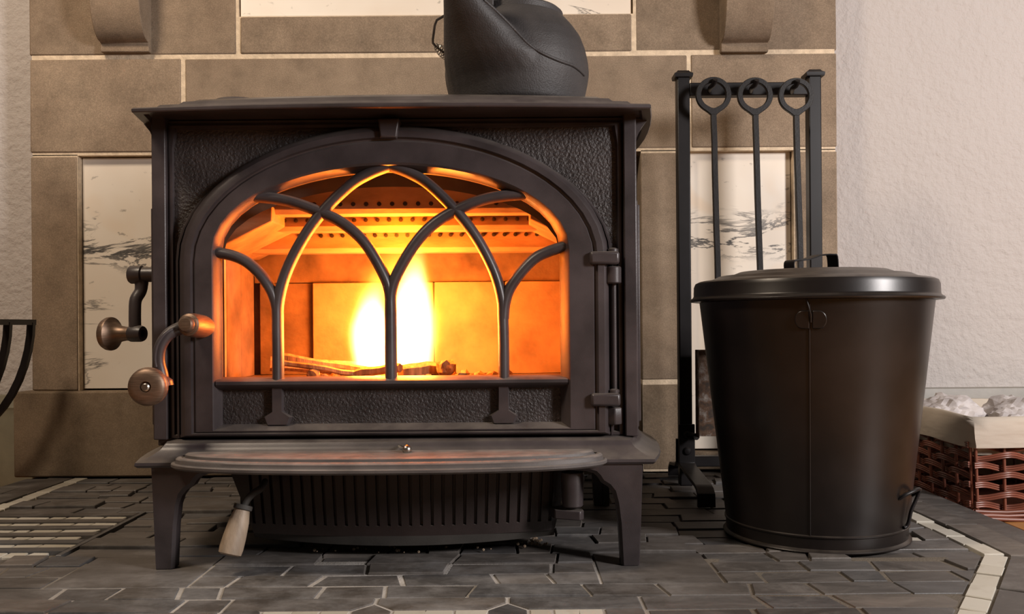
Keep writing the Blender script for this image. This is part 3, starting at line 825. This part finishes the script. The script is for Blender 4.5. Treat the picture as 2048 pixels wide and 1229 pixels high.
# firebox
FX0, FX1, FYB = -.486, .130, 1.66
FZ0 = .258
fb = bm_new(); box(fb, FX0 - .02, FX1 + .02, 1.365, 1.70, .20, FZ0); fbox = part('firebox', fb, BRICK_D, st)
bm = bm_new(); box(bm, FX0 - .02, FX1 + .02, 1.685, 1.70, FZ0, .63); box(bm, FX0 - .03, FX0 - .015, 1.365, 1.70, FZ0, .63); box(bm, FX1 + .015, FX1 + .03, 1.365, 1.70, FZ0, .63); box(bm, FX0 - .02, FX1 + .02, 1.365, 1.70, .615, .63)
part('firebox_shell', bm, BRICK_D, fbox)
zbr = S(800, 565, 1.655).z
xs = [S(x, 0, 1.655).x for x in (514, 624, 868, 1010, 1165)]
for i in range(4):
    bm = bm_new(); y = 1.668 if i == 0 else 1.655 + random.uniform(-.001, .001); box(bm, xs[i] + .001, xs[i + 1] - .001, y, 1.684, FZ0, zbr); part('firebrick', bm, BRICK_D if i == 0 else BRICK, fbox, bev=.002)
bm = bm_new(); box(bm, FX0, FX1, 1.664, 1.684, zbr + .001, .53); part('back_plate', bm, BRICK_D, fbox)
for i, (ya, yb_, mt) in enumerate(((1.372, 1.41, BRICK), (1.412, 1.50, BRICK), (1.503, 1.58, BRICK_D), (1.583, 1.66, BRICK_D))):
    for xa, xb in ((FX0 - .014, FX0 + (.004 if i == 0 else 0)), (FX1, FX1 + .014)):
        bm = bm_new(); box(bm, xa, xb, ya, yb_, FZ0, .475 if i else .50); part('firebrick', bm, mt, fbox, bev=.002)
for s in (0, 1):   # sloping upper side bricks
    bm = bm_new(); xa = FX0 if s == 0 else FX1; d = 1 if s == 0 else -1
    poly = [(xa - d * .014, .476), (xa + d * .01, .476), (xa + d * .10, .52), (xa + d * .10, .545), (xa - d * .014, .56)]
    prism(bm, poly, 1.42, 1.66); part('side_slope', bm, BAFFLE, fbox, bev=.002)
# perforated tubes, stepping down to the back
for yt, ybm, yh, Y, sp, xs0 in ((368, 427, 408, 1.435, 26, 604), (429, 461, 440, 1.50, 23.3, 570), (463, 505, 471, 1.57, 21.6, 600)):
    bm = bm_new(); xa, xb = FX0 + .012, FX1 - .012
    za, zb2 = S(0, ybm, Y).z, S(0, yt, Y).z
    sec = [(Y + .06, za + .002), (Y + .006, za), (Y + .0, za + .008), (Y + .002, za + .016), (Y + .004, zb2), (Y + .06, zb2)]
    loft(bm, [[(xa, y, z) for y, z in sec], [(xb, y, z) for y, z in sec]]); tb = part('air_tube', bm, BAFFLE, fbox, bev=.001)
    bm = bm_new(); x = xs0
    while x < 1115:
        q = S(x, yh, Y); 
        if xa + .01 < q.x < xb - .01: lathe(bm, [(.0036, -.003), (.0036, .0022), (.0026, .0026)], (q.x, Y + .002, q.z), (0, -1, 0), 10)
        x += sp
    part('air_holes', bm, HOLE, fbox, kind='stuff')
# inner arch collar behind the glass
bm = bm_new()
loft(bm, [arch_loop(438, 1128, 340, 500, 770, 1.366), arch_loop(438, 1128, 340, 500, 770, 1.370), arch_loop(449, 1120, 374, 505, 770, 1.370), arch_loop(449, 1120, 371, 505, 770, 1.392), arch_loop(430, 1140, 336, 500, 770, 1.392)], False, False); part('arch_collar', bm, SOOT, fbox, smooth=30)

# ------------------------------------------------------------------ fire
def flame(name, mat, px, y0, y1, Y, wx, wy, par):
    a = S(px, y0, Y); b = S(px, y1, Y); h = b.z - a.z; bm = bm_new()
    prof = [(.3, 0), (.80, .03), (1.0, .15), (1.0, .55), (.85, .75), (.5, .95), (.2, 1.0)]
    n_ = 20; loft(bm, [[(a.x + wx * r * math.cos(2 * math.pi * k / n_), Y + wy * r * math.sin(2 * math.pi * k / n_), a.z + h * t) for k in range(n_)] for r, t in prof])
    return part(name, bm, mat, par, smooth=60)


fire = thing('flame', 'bright yellow-white flame behind the stove glass', 'fire', S(790, 752, 1.52))
flame('flame_tongue', FLAME, 742, 752, 500, 1.53, .068, .05, fire)
flame('flame_tongue', FLAME, 826, 758, 415, 1.51, .076, .05, fire)
flame('flame_glow', FLAME_H, 797, 762, 350, 1.52, .13, .08, fire)
for i, (px, py, Y, pw, rad) in enumerate(((745, 660, 1.49, 8, .035), (822, 600, 1.49, 8.5, .035), (800, 480, 1.47, 3, .03))):
    l = bpy.data.lights.new('firelight', 'POINT'); l.color = (1, .175, .007); l.energy = pw; l.shadow_soft_size = rad
    o = bpy.data.objects.new('firelight', l); COL.objects.link(o); o.location = S(px, py, Y)
STK = [((545, 712, 1.44), (745, 742, 1.50), 'long straight kindling stick lying at the front left of the fire', .007),
       ((560, 724, 1.42), (740, 752, 1.47), 'thin kindling stick below the long one, front left of the fire', .005),
       ((540, 728, 1.50), (800, 738, 1.56), 'thicker split stick behind the kindling, partly in the flame', .012),
       ((690, 750, 1.47), (800, 735, 1.43), 'short stick lying across the foot of the flame', .008),
       ((800, 745, 1.45), (905, 738, 1.50), 'charred split log end on the right of the flame', .014)]
for a, b, lab, r in STK:
    A, B = S(*a), S(*b); bm = bm_new(); n_ = 7
    pts = [A.lerp(B, i / (n_ - 1)) + Vector((0, random.uniform(-.002, .002), random.uniform(-.0015, .0015))) for i in range(n_)]
    dz = min(p.z for p in pts) - r - FZ0
    tube(bm, pts, [r * random.uniform(.85, 1.1) for _ in range(n_)], 6); solo('kindling_stick', bm, BARK, lab, 'firewood', (A + B) / 2, smooth=20, group='firewood in the stove')
bm = bm_new()
for i in range(70):
    c = Vector((random.uniform(-.33, .0), random.uniform(1.40, 1.60), FZ0 + random.uniform(.0, .006))); r = random.uniform(.004, .012)
    bmesh.ops.create_icosphere(bm, subdivisions=1, radius=r, matrix=Matrix.Translation(c) @ Matrix.Rotation(random.random() * 3, 4, 'X'))
for v in bm.verts: v.co += Vector([random.uniform(-.002, .002) for _ in range(3)])
solo('ember_bed', bm, BARK, 'bed of embers and ash under the flame', 'embers', (-.17, 1.5, FZ0), smooth=0, kind='stuff')
for nm, px, py, Y, r, lab in (('charcoal_lump', 890, 738, 1.46, .014, 'round charcoal lump right of the flame'), ('charcoal_lump', 626, 748, 1.44, .011, 'small glowing charcoal lump under the kindling, left of the flame')):
    c = S(px, py, Y); bm = bm_new(); bmesh.ops.create_icosphere(bm, subdivisions=2, radius=r, matrix=Matrix.Translation(c))
    for v in bm.verts: v.co += (v.co - c) * noise.noise(v.co * 120) * .5
    solo(nm, bm, BARK, lab, 'charcoal', c, smooth=0)

# ------------------------------------------------------------------ kettle
KY, KZ = 1.45, .6995
KX = P(1034, 150, KY).x
ke = thing('kettle', 'black cast iron kettle with a big upswept spout on the stove top', 'kettle', (KX, KY, KZ))
bm = bm_new()
prof = [(.02, 0), (.100, 0), (.106, .004), (.112, .025), (.1165, .045), (.1185, .060), (.117, .078), (.1125, .098), (.105, .118), (.0940, .134), (.083, .147), (.0725, .155), (.05, .156)]
lathe(bm, prof, (KX, KY, KZ), n=56)
loops = []
SPT = [(928, -75, 1.300, .030), (928, -40, 1.305, .0295), (929, 0, 1.318, .0315), (949, 42, 1.342, .047), (975, 88, 1.375, .0685), (1003, 130, 1.405, .091), (1026, 175, 1.435, .106), (1032, 205, 1.445, .106)]
for px, py, Y, r in SPT:
    c = P(px, py, Y); loops.append([(c.x + r * math.cos(2 * math.pi * k / 32), c.y + r * .95 * math.sin(2 * math.pi * k / 32), c.z) for k in range(32)])
loft(bm, loops)
tmp = bm.copy(); bmesh.ops.recalc_face_normals(tmp, faces=tmp.faces); bvh = BVHTree.FromBMesh(tmp); tmp.free()
kb = part('kettle_body', bm, KETTLE, ke, smooth=180)
r_ = kb.modifiers.new('remesh', 'REMESH'); r_.mode = 'VOXEL'; r_.voxel_size = .0022; r_.use_smooth_shade = True
s_ = kb.modifiers.new('smooth', 'SMOOTH'); s_.factor = .5; s_.iterations = 14
eye = Vector((0, 0, H)); seam = []
for x, y in ((968, 0), (990, 20), (1012, 42), (1035, 66), (1052, 84), (1068, 97), (1085, 107), (1105, 116), (1125, 124), (1145, 131), (1158, 140), (1168, 150)):
    for dx in range(0, 40, 2):
        d = (P(x - dx, y + dx * .6, 1) - eye).normalized(); hit = bvh.ray_cast(eye, d)
        if hit[0]: seam.append(hit[0] + d * .0005); break
bm = bm_new(); tube(bm, spline(seam, 3), .0028, 8); part('casting_seam', bm, KETTLE, ke, smooth=60)
bm = bm_new(); lathe(bm, [(.072, .151), (.0765, .152), (.0765, .160), (.072, .164), (.062, .166), (.05, .176), (.03, .184), (.008, .192)], (KX, KY, KZ), n=48); lid = part('kettle_lid', bm, KETTLE, ke, smooth=40)
bm = bm_new(); lathe(bm, [(.006, .190), (.007, .200), (.014, .206), (.015, .213), (.008, .218)], (KX, KY, KZ), n=24); part('lid_knob', bm, KETTLE, lid)
lg = P(980, 0, KY - .078); bm = bm_new(); box(bm, lg.x - .006, lg.x + .006, lg.y - .004, lg.y + .010, lg.z - .010, lg.z + .045); part('handle_lug', bm, KETTLE, ke, bev=.002)
bm = bm_new(); box(bm, KX + .03, KX + .042, KY + .066, KY + .080, KZ + .13, KZ + .20); part('handle_lug', bm, KETTLE, ke, bev=.002)
hp = [P(900, 24, 1.47), P(888, 32, 1.48), P(874, 40, 1.49), P(870, 50, 1.495), P(866, 78, 1.50), P(866, 86, 1.502), P(872, 93, 1.505), P(900, 114, 1.52), P(935, 140, 1.56)]
bm = bm_new(); tube(bm, hp, .0022, 10); bail = part('bail_handle', bm, DSTEEL, ke, smooth=60)
bm = bm_new(); a, b = P(871, 92, 1.505), P(935, 140, 1.56); d = (b - a).normalized(); u = d.cross(Vector((0, 1, 0))).normalized(); v_ = d.cross(u); cp = []
for i in range(16 * 10 + 1):
    t = i / 160; an = 2 * math.pi * i / 10; cp.append(a.lerp(b, t) + (u * math.cos(an) + v_ * math.sin(an)) * (.0045 + .005 * min(1, t * 5)))
tube(bm, cp, .0011, 6); part('wire_coil', bm, STEEL, bail, 'bright wire coil grip', smooth=60)

# ------------------------------------------------------------------ tool stand and tools
TY = 1.88
ts = thing('fire_tool_stand', 'black steel fire tool stand against the right of the fireplace', 'tool stand', (.5, TY, 0))
PXL, PXR = P(1370, 500, TY).x, P(1632, 350, TY).x
ZC = P(1500, 146, TY).z
for px in (PXL, PXR):
    bm = bm_new(); box(bm, px - .0135, px + .0135, TY, TY + .027, .002, ZC); post = part('post', bm, BLACK, ts, bev=.0025)
    bm = bm_new(); loft(bm, [[(px + sx * w_, TY + .0135 + sy * w_, z) for sx, sy in ((-1, -1), (1, -1), (1, 1), (-1, 1))] for w_, z in ((.0185, ZC - .008), (.0195, ZC - .004), (.0195, ZC), (.015, ZC + .003), (.012, ZC + .007))]); part('post_cap', bm, BLACK, post)
    bm = bm_new(); sweep(bm, [(px - .0, TY - .004, .135), (px, TY - .004, .060), (px, TY - .006, .050), (px, TY - .02, .046), (px - .004, 1.70, .036), (px - .006, 1.676, .034), (px - .006, 1.664, .026), (px - .006, 1.662, .002)], [(-.017, -.0035), (.017, -.0035), (.017, .0035), (-.017, .0035)], (0, -.8, .6)); ft = part('foot', bm, BLACK, ts, bev=.001)
    bm = bm_new(); sweep(bm, [(px, TY + .029, .10), (px, TY + .031, .05), (px, TY + .05, .040), (px, 1.99, .034), (px, 2.006, .022), (px, 2.008, .002)], [(-.017, -.0035), (.017, -.0035), (.017, .0035), (-.017, .0035)], (0, .8, .6)); part('foot', bm, BLACK, ts, bev=.001)
    for zq in (.078, .112):
        bm = bm_new(); lathe(bm, [(.0085, 0), (.0085, .002), (.006, .0048), (.002, .0055)], (px, TY - .0075, zq), (0, -1, 0), 16); part('bolt', bm, BLACK, ts)
    bm = bm_new(); lathe(bm, [(.007, 0), (.007, .035)], (px + .004, TY - .004, P(1370, 870, TY).z), (.3, -1, 0), 14); part('foot_peg', bm, BLACK, ts)
za, zb2 = P(1500, 190, TY).z, P(1500, 164, TY).z
bm = bm_new(); box(bm, PXL + .0135, PXR - .0135, TY + .001, TY + .026, za, zb2); part('cross_bar', bm, BLACK, ts, bev=.002)
za, zb2 = P(1410, 935, TY).z, P(1410, 914, TY).z
bm = bm_new(); box(bm, PXL + .0135, PXR - .0135, TY + .003, TY + .024, za, zb2); part('cross_bar', bm, BLACK, ts, bev=.002)
TYT = 1.845
TOOLS = [(1427, 190, 1436, 'leftmost of three ring-handled fire tools, its rusty shovel pan showing beside the bin', 'shovel'),
         (1510, 191, 1521, 'middle of three ring-handled fire tools hanging on the stand', 'poker'),
         (1592, 192, 1602, 'rightmost of three ring-handled fire tools hanging on the stand', 'rake')]
for cx, cy, bx, lab, kd in TOOLS:
    c = P(cx, cy, TYT); R, rr = .0372, .0262
    # peg on the stand
    pk = P(cx - 7, cy - 8, TY); top = P(cx + 4, cy - 31, TYT - .012)
    bm = bm_new(); tube(bm, spline([pk + Vector((0, .004, 0)), Vector((c.x - .004, TYT + .008, c.z + .018)), Vector((c.x, TYT - .003, c.z + .0215)), top], 5), .0052, 10); part('hook', bm, BLACK, ts, smooth=60)
    t = thing('fire_tool', lab, 'fire tool', (c.x, TYT, c.z), group='fire tools hanging on the stand')
    bm = bm_new(); n_ = 40; loops = []
    for i in range(n_):
        a = 2 * math.pi * i / n_ - math.pi / 2
        k = max(0, math.cos(a + math.pi / 2)) ** 30
        o_r, i_r = R + .007 * k, rr + .002 * k
        loops.append([(c.x + math.cos(a) * r, TYT + dy, c.z + math.sin(a) * r) for r, dy in ((o_r, -.003), (o_r - .001, -.0045), (i_r + .001, -.0045), (i_r, -.003), (i_r, .004), (o_r, .004))])
    loft(bm, loops + [loops[0]], False, False); part('ring_handle', bm, BLACK_ROD, t, smooth=30)
    low = P(bx, 560, TYT); zl = {'shovel': P(0, 712, TYT).z + .02, 'poker': .14, 'rake': .14}[kd]
    bot = Vector((c.x + (low.x - c.x) * (c.z - zl) / (c.z - low.z), TYT, zl)); a = c + Vector((0, 0, -R - .004))
    bm = bm_new(); w_ = .0056
    loft(bm, [[p + Vector((sx * w_, sy * w_, 0)) for sx, sy in ((-1, -1), (1, -1), (1, 1), (-1, 1))] for p in [a.lerp(bot, i / 8) + Vector((random.uniform(-.0006, .0006), 0, 0)) for i in range(9)]]); part('rod', bm, BLACK_ROD, t, bev=.001)
    if kd == 'shovel':
        bm = bm_new(); x0, x1_ = P(1386, 0, TYT).x - .0, bot.x + (bot.x - P(1386, 0, TYT).x); z1 = P(1400, 700, TYT).z; z0 = P(1400, 874, TYT).z; th = .0025
        box(bm, x0, x1_, TYT + .004, TYT + .004 + th, z0, z1); box(bm, x0, x0 + th, TYT - .022, TYT + .004, z0, z1); box(bm, x1_ - th, x1_, TYT - .022, TYT + .004, z0, z1); box(bm, x0, x1_, TYT - .022, TYT + .004, z1 - th, z1)
        part('shovel_pan', bm, SHOVELM, t, 'rust-stained shovel pan', bev=.0008)
    elif kd == 'poker':
        bm = bm_new(); tube(bm, spline([bot, bot + Vector((0, 0, -.03)), bot + Vector((.0, -.004, -.055)), bot + Vector((0, -.018, -.06)), bot + Vector((0, -.026, -.045))], 5), [.006] * 15 + [.005, .004, .0035, .003, .002, .001], 8); part('poker_hook', bm, BLACK_ROD, t)
    else:
        bm = bm_new(); box(bm, bot.x - .035, bot.x + .035, TYT - .004, TYT + .004, zl - .03, zl); box(bm, bot.x - .035, bot.x + .035, TYT - .03, TYT - .004, zl - .03, zl - .026); part('rake_blade', bm, BLACK_ROD, t, bev=.001)

# ------------------------------------------------------------------ ash bin
BX, BY = .499, 1.459
ab = thing('ash_bin', 'black steel bin with a domed lid on the slate hearth', 'bin', (BX, BY, 0))
bm = bm_new(); lathe(bm, [(.10, .002), (.1465, .002), (.1475, .004), (.1460, .006), (.1425, .008), (.1430, .024), (.1450, .0255), (.1450, .0275), (.1432, .029)] + [(.1432 + (.184 - .1432) * i / 8, .029 + (.385 - .029) * i / 8) for i in range(1, 9)], (BX, BY, 0), n=96); part('bin_body', bm, BINM, ab, smooth=40)
bm = bm_new(); lathe(bm, [(.186, .384), (.1985, .3855), (.1995, .388), (.1985, .390), (.1945, .392), (.1930, .395), (.1925, .410), (.190, .416), (.184, .419), (.166, .4215), (.160, .4235), (.152, .4275), (.132, .4290), (.127, .431), (.118, .4345), (.06, .4365), (.001, .437)], (BX, BY + .003, 0), n=96); lid = part('bin_lid', bm, BINM, ab, smooth=40)
q = [P(x, y, Y) for x, y, Y in ((1580, 543, 1.425), (1579, 526, 1.425), (1586, 521, 1.428), (1604, 521, 1.437), (1622, 516, 1.447), (1636, 511, 1.455), (1657, 510, 1.468), (1665, 514, 1.472), (1667, 541, 1.474))]
for k in (0, -1): q[k].z = .430
bm = bm_new(); dirv = (q[-1] - q[0]); dirv.z = 0; dirv.normalize(); sd = Vector((dirv.y, -dirv.x, 0))
tl = spline(q, 4)
loops = []
for i, p in enumerate(tl):
    t = (tl[min(i + 1, len(tl) - 1)] - tl[max(i - 1, 0)]).normalized(); nn = t.cross(sd).normalized()
    loops.append([p + sd * .011 - nn * .001, p + sd * .011 + nn * .001, p - sd * .011 + nn * .001, p - sd * .011 - nn * .001])
loft(bm, loops); part('lid_handle', bm, BLACK, lid, smooth=40)


def on_bin(x, y, out=0):
    """photo pixel -> point on the bin wall, moved outwards"""
    d = P(x, y, 1) - eye; best = None
    lo, hi = 1.2, 1.46
    for _ in range(40):
        mid = (lo + hi) / 2; p = eye + d * mid; r = math.hypot(p.x - BX, p.y - BY); R = .1432 + (.184 - .1432) * (p.z - .029) / .356
        if r > R: lo = mid
        else: hi = mid
    p = eye + d * lo; nv = Vector((p.x - BX, p.y - BY, 0)).normalized(); return p + nv * out


bm = bm_new(); tube(bm, [on_bin(1619 + i * .2, 608 + i * 58, .0002) for i in range(9)], .0012, 8); part('side_seam', bm, BINM, ab)
for sx in (-1, 1):
    bm = bm_new(); pl = []
    for i in range(13):
        a = -math.pi / 2 + math.pi * i / 12; pl.append((1622 + sx * (3 + 14 + 15 * math.cos(a)) if True else 0, 640 + 18 * math.sin(a)))
    pl = [(1622 + sx * 3, 622)] + pl + [(1622 + sx * 3, 658)]
    loft(bm, [[on_bin(x, y, -.0005) for x, y in pl], [on_bin(x, y, .0030) for x, y in pl]]); part('lock_tab', bm, BINM, ab, bev=.0012)
bm = bm_new(); tube(bm, [on_bin(1613, 598, .004), on_bin(1617, 612, .005), on_bin(1622, 630, .004), on_bin(1622, 645, .002)], .0014, 8); part('tab_pin', bm, BINM, ab, smooth=60)


def push(p, out):
    R_ = .1432 + (.184 - .1432) * (p.z - .029) / .356 + out; d = Vector((p.x - BX, p.y - BY, 0)); l = max(d.length, R_)
    q_ = Vector((BX, BY, p.z)) + d.normalized() * l; return q_


hz = lambda y: P(1800, y, 1.44).z
ang = lambda a: Vector((math.cos(math.radians(a)), math.sin(math.radians(a)), 0))
dh = []
for a, z, o in ((-54, hz(974), .0), (-52, hz(966), .006), (-47, hz(960), .012), (-42, hz(958), .014), (-39, hz(964), .013), (-40, hz(982), .010), (-42, hz(1000), .007), (-43, hz(1020), .006), (-44, hz(1030), .004), (-46, hz(1032), .002)):
    dh.append(Vector((BX, BY, z)) + ang(a) * (.1432 + (.184 - .1432) * (z - .029) / .356 + o))
bm = bm_new(); tube(bm, spline(dh, 4), .0028, 10); part('drop_handle', bm, BLACK, ab, smooth=60)
dh2 = []
for a, z, o in ((-30, hz(978), .0), (-33, hz(970), .008), (-37, hz(962), .013), (-42, hz(960), .014)):
    dh2.append(Vector((BX, BY, z)) + ang(a) * (.1432 + (.184 - .1432) * (z - .029) / .356 + o))
bm = bm_new(); tube(bm, spline(dh2, 4), .0026, 10); part('drop_handle', bm, BLACK, ab, smooth=60)
# ------------------------------------------------------------------ wicker basket
WX0, WX1, WY0, WY1 = .885, 1.40, 1.70, 2.06
WZ0, WZ1 = FLZ, .162
wb = thing('wicker_basket', 'red-brown wicker basket with a cream linen liner beside the hearth', 'basket', (1.14, 1.88, FLZ))
taper = lambda z: .012 * (1 - (z - WZ0) / (WZ1 - WZ0))


def side(kx, s, z, out):
    """point at arclength fraction s on side kx (0 front,1 right,2 back,3 left), offset outwards"""
    t = taper(z); x0, x1_, y0, y1 = WX0 + t, WX1 - t, WY0 + t, WY1 - t
    if kx == 0: return Vector((x0 + (x1_ - x0) * s, y0 - out, z))
    if kx == 1: return Vector((x1_ + out, y0 + (y1 - y0) * s, z))
    if kx == 2: return Vector((x1_ - (x1_ - x0) * s, y1 + out, z))
    return Vector((x0 - out, y1 - (y1 - y0) * s, z))


NST = (10, 7, 10, 7)
for kx in range(4):
    for i in range(NST[kx]):
        s = (i + .12) / (NST[kx] - 1 + .24); bm = bm_new()
        tube(bm, [side(kx, s, WZ0 + .004 + (WZ1 - WZ0 - .01) * j / 5, random.uniform(-.0006, .0006)) for j in range(6)], .0034, 7); part('stake', bm, WILLOW, wb, smooth=60)
    nrow = 7
    for rw in range(nrow):
        zc = WZ0 + .030 + rw * .0192
        for k in range(3):
            bm = bm_new(); pts = []; n_ = NST[kx] * 5
            for j in range(n_ + 1):
                s = j / n_; ph = math.pi * (s * (NST[kx] - 1 + .24) - .12) + rw * math.pi
                tri = ((s * (NST[kx] - 1 + .24) - .12 + rw) / 2) % 1.0
                pts.append(side(kx, s, zc + (k - 1) * .0042 + .0052 * math.sin(ph + 1.2), .0075 * math.cos(ph)))
            tube(bm, pts, .0020, 6); part('willow_rod', bm, WILLOW, wb, smooth=60)
for rw in range(3):
    bm = bm_new(); pts = []
    for kx in range(4):
        for j in range(16): s = j / 16; pts.append(side(kx, s, WZ0 + .005 + rw * .0072 + .0015 * math.sin(j * 1.6 + rw), .004 + .003 * math.sin(j * .8 + rw * 2)))
    pts.append(pts[0]); tube(bm, pts, .0042, 8); part('base_rod', bm, WILLOW, wb, smooth=60)
bm = bm_new(); box(bm, WX0 + .014, WX1 - .014, WY0 + .014, WY1 - .014, WZ0 + .004, WZ0 + .012); part('basket_bottom', bm, WILLOW, wb)
# liner: cuff folded over the rim
bm = bm_new(); loops = []
for z, o in ((.095, -.014), (.12, -.012), (.155, -.009), (.1665, -.003), (.167, .004), (.160, .011), (.140, .0135), (.124, .0125), (.112, .0145), (.1075, .0145), (.107, .012), (.115, .010)):
    lp = []
    for kx in range(4):
        for j in range(18):
            s = j / 18; p = side(kx, s, min(z, WZ1), o); p.z = z
            cr = min(s, 1 - s) * 18; 
            nz = noise.noise(Vector((p.x * 9, p.y * 9, z * 40))); hang = noise.noise(Vector((p.x * 5, p.y * 5, 3)))
            p += Vector((p.x - 1.1425, p.y - 1.88, 0)).normalized() * nz * .005
            if o > .005 or z > .15: p.z += hang * .006
            lp.append(p)
    loops.append(lp)
loft(bm, loops, False, False); part('linen_liner', bm, LINEN, wb, 'cream linen liner folded over the rim', smooth=60)
bm = bm_new(); box(bm, WX0 + .02, WX1 - .02, WY0 + .02, WY1 - .02, .088, .097); part('liner_floor', bm, LINEN, wb)
PAP = [(.960, 1.94, .150, .062, 'large crumpled grey newspaper ball at the back left of the basket'), (1.02, 1.80, .132, .048, 'pale crumpled paper wad near the front corner of the basket'),
       (1.10, 1.93, .118, .06, 'crumpled paper ball low in the middle of the basket'), (1.16, 1.79, .122, .048, 'grey crumpled paper at the front rim of the basket, furthest right in view'), (.935, 1.775, .132, .034, 'small paper twist tucked into the front left corner of the basket')]
for x, y, z, r, lab in PAP:
    z = .100 + .68 * r
    bm = bm_new(); bmesh.ops.create_icosphere(bm, subdivisions=4, radius=r)
    for v in bm.verts:
        d = v.co.normalized(); k = 1 + .30 * noise.noise(d * 1.7 + Vector((x * 50, y * 50, 0))) + .30 * (abs(noise.noise(d * 3.2 + Vector((y * 70, 0, 0)))) - .25)
        v.co = Vector((d.x * r * k * 1.1, d.y * r * k, d.z * r * k * .7)) + Vector((x, y, z))
    solo('paper_wad', bm, PAPER, lab, 'paper', (x, y, z), smooth=0 if True else 0, group='crumpled papers in the basket')

# ------------------------------------------------------------------ iron log basket at the left
lbx, lbw = -1.343, .275
lb = thing('log_holder', 'black iron log holder with curved straps left of the fireplace', 'log holder', (lbx, 1.80, FLZ))
zr = P(50, 645, 1.93).z


def ustrap(Y):
    pts = []
    for i in range(25):
        a = math.pi * i / 24; c_, s_ = math.cos(a), math.sin(a)
        pts.append((lbx + lbw * math.copysign(abs(c_) ** .75, c_), Y, zr - .275 * abs(s_) ** 1.1))
    return pts


for Y in (1.62, 1.74, 1.865, 1.955):
    bm = bm_new(); sweep(bm, ustrap(Y), [(-.003, -.008), (.003, -.008), (.003, .008), (-.003, .008)] if False else [(-.007, -.0055), (.007, -.0055), (.007, .0055), (-.007, .0055)], (0, 1, 0)); part('strap', bm, BLACK, lb, smooth=50)
for sx in (-1, 1):
    bm = bm_new(); x = lbx + sx * lbw; box(bm, x - .006, x + .006, 1.60, 1.965, zr - .006, zr + .006); part('rim_bar', bm, BLACK, lb)
for Y in (1.62, 1.955):
    for sx in (-1, 1):
        bm = bm_new(); tube(bm, spline([(lbx + sx * .10, Y, zr - .258), (lbx + sx * .14, Y, zr - .32), (lbx + sx * .18, Y, FLZ + .006)], 5), .006, 8); part('leg', bm, BLACK, lb)
bm = bm_new(); tube(bm, spline([(lbx + lbw, 1.71, zr), (lbx + lbw - .005, 1.71, zr + .05), (lbx + lbw - .10, 1.71, zr + .13), (lbx, 1.71, zr + .15), (lbx - lbw + .10, 1.71, zr + .13), (lbx - lbw, 1.71, zr)], 6), .007, 8); part('carry_handle', bm, BLACK, lb, smooth=60)

# ------------------------------------------------------------------ crumbs of ash on the hearth
bm = bm_new()
for i in range(60):
    px, py = random.gauss(1066, 14), random.gauss(1090, 5)
    if i > 30: px, py = random.uniform(620, 980), random.uniform(1085, 1112)
    dy = py - 614.5; yy_ = (px - 1024) * ROLL + dy + 614.5; Y = H * F / (yy_ - YH); r = random.uniform(.0008, .003)
    bmesh.ops.create_icosphere(bm, subdivisions=1, radius=r, matrix=Matrix.Translation(((px - 1024) * Y / F, Y, .004 + r * .6)))
solo('ash_crumbs', bm, CRUMB, 'scattered ash crumbs on the slate under the stove', 'ash', (-.05, 1.4, 0), smooth=0, kind='stuff')
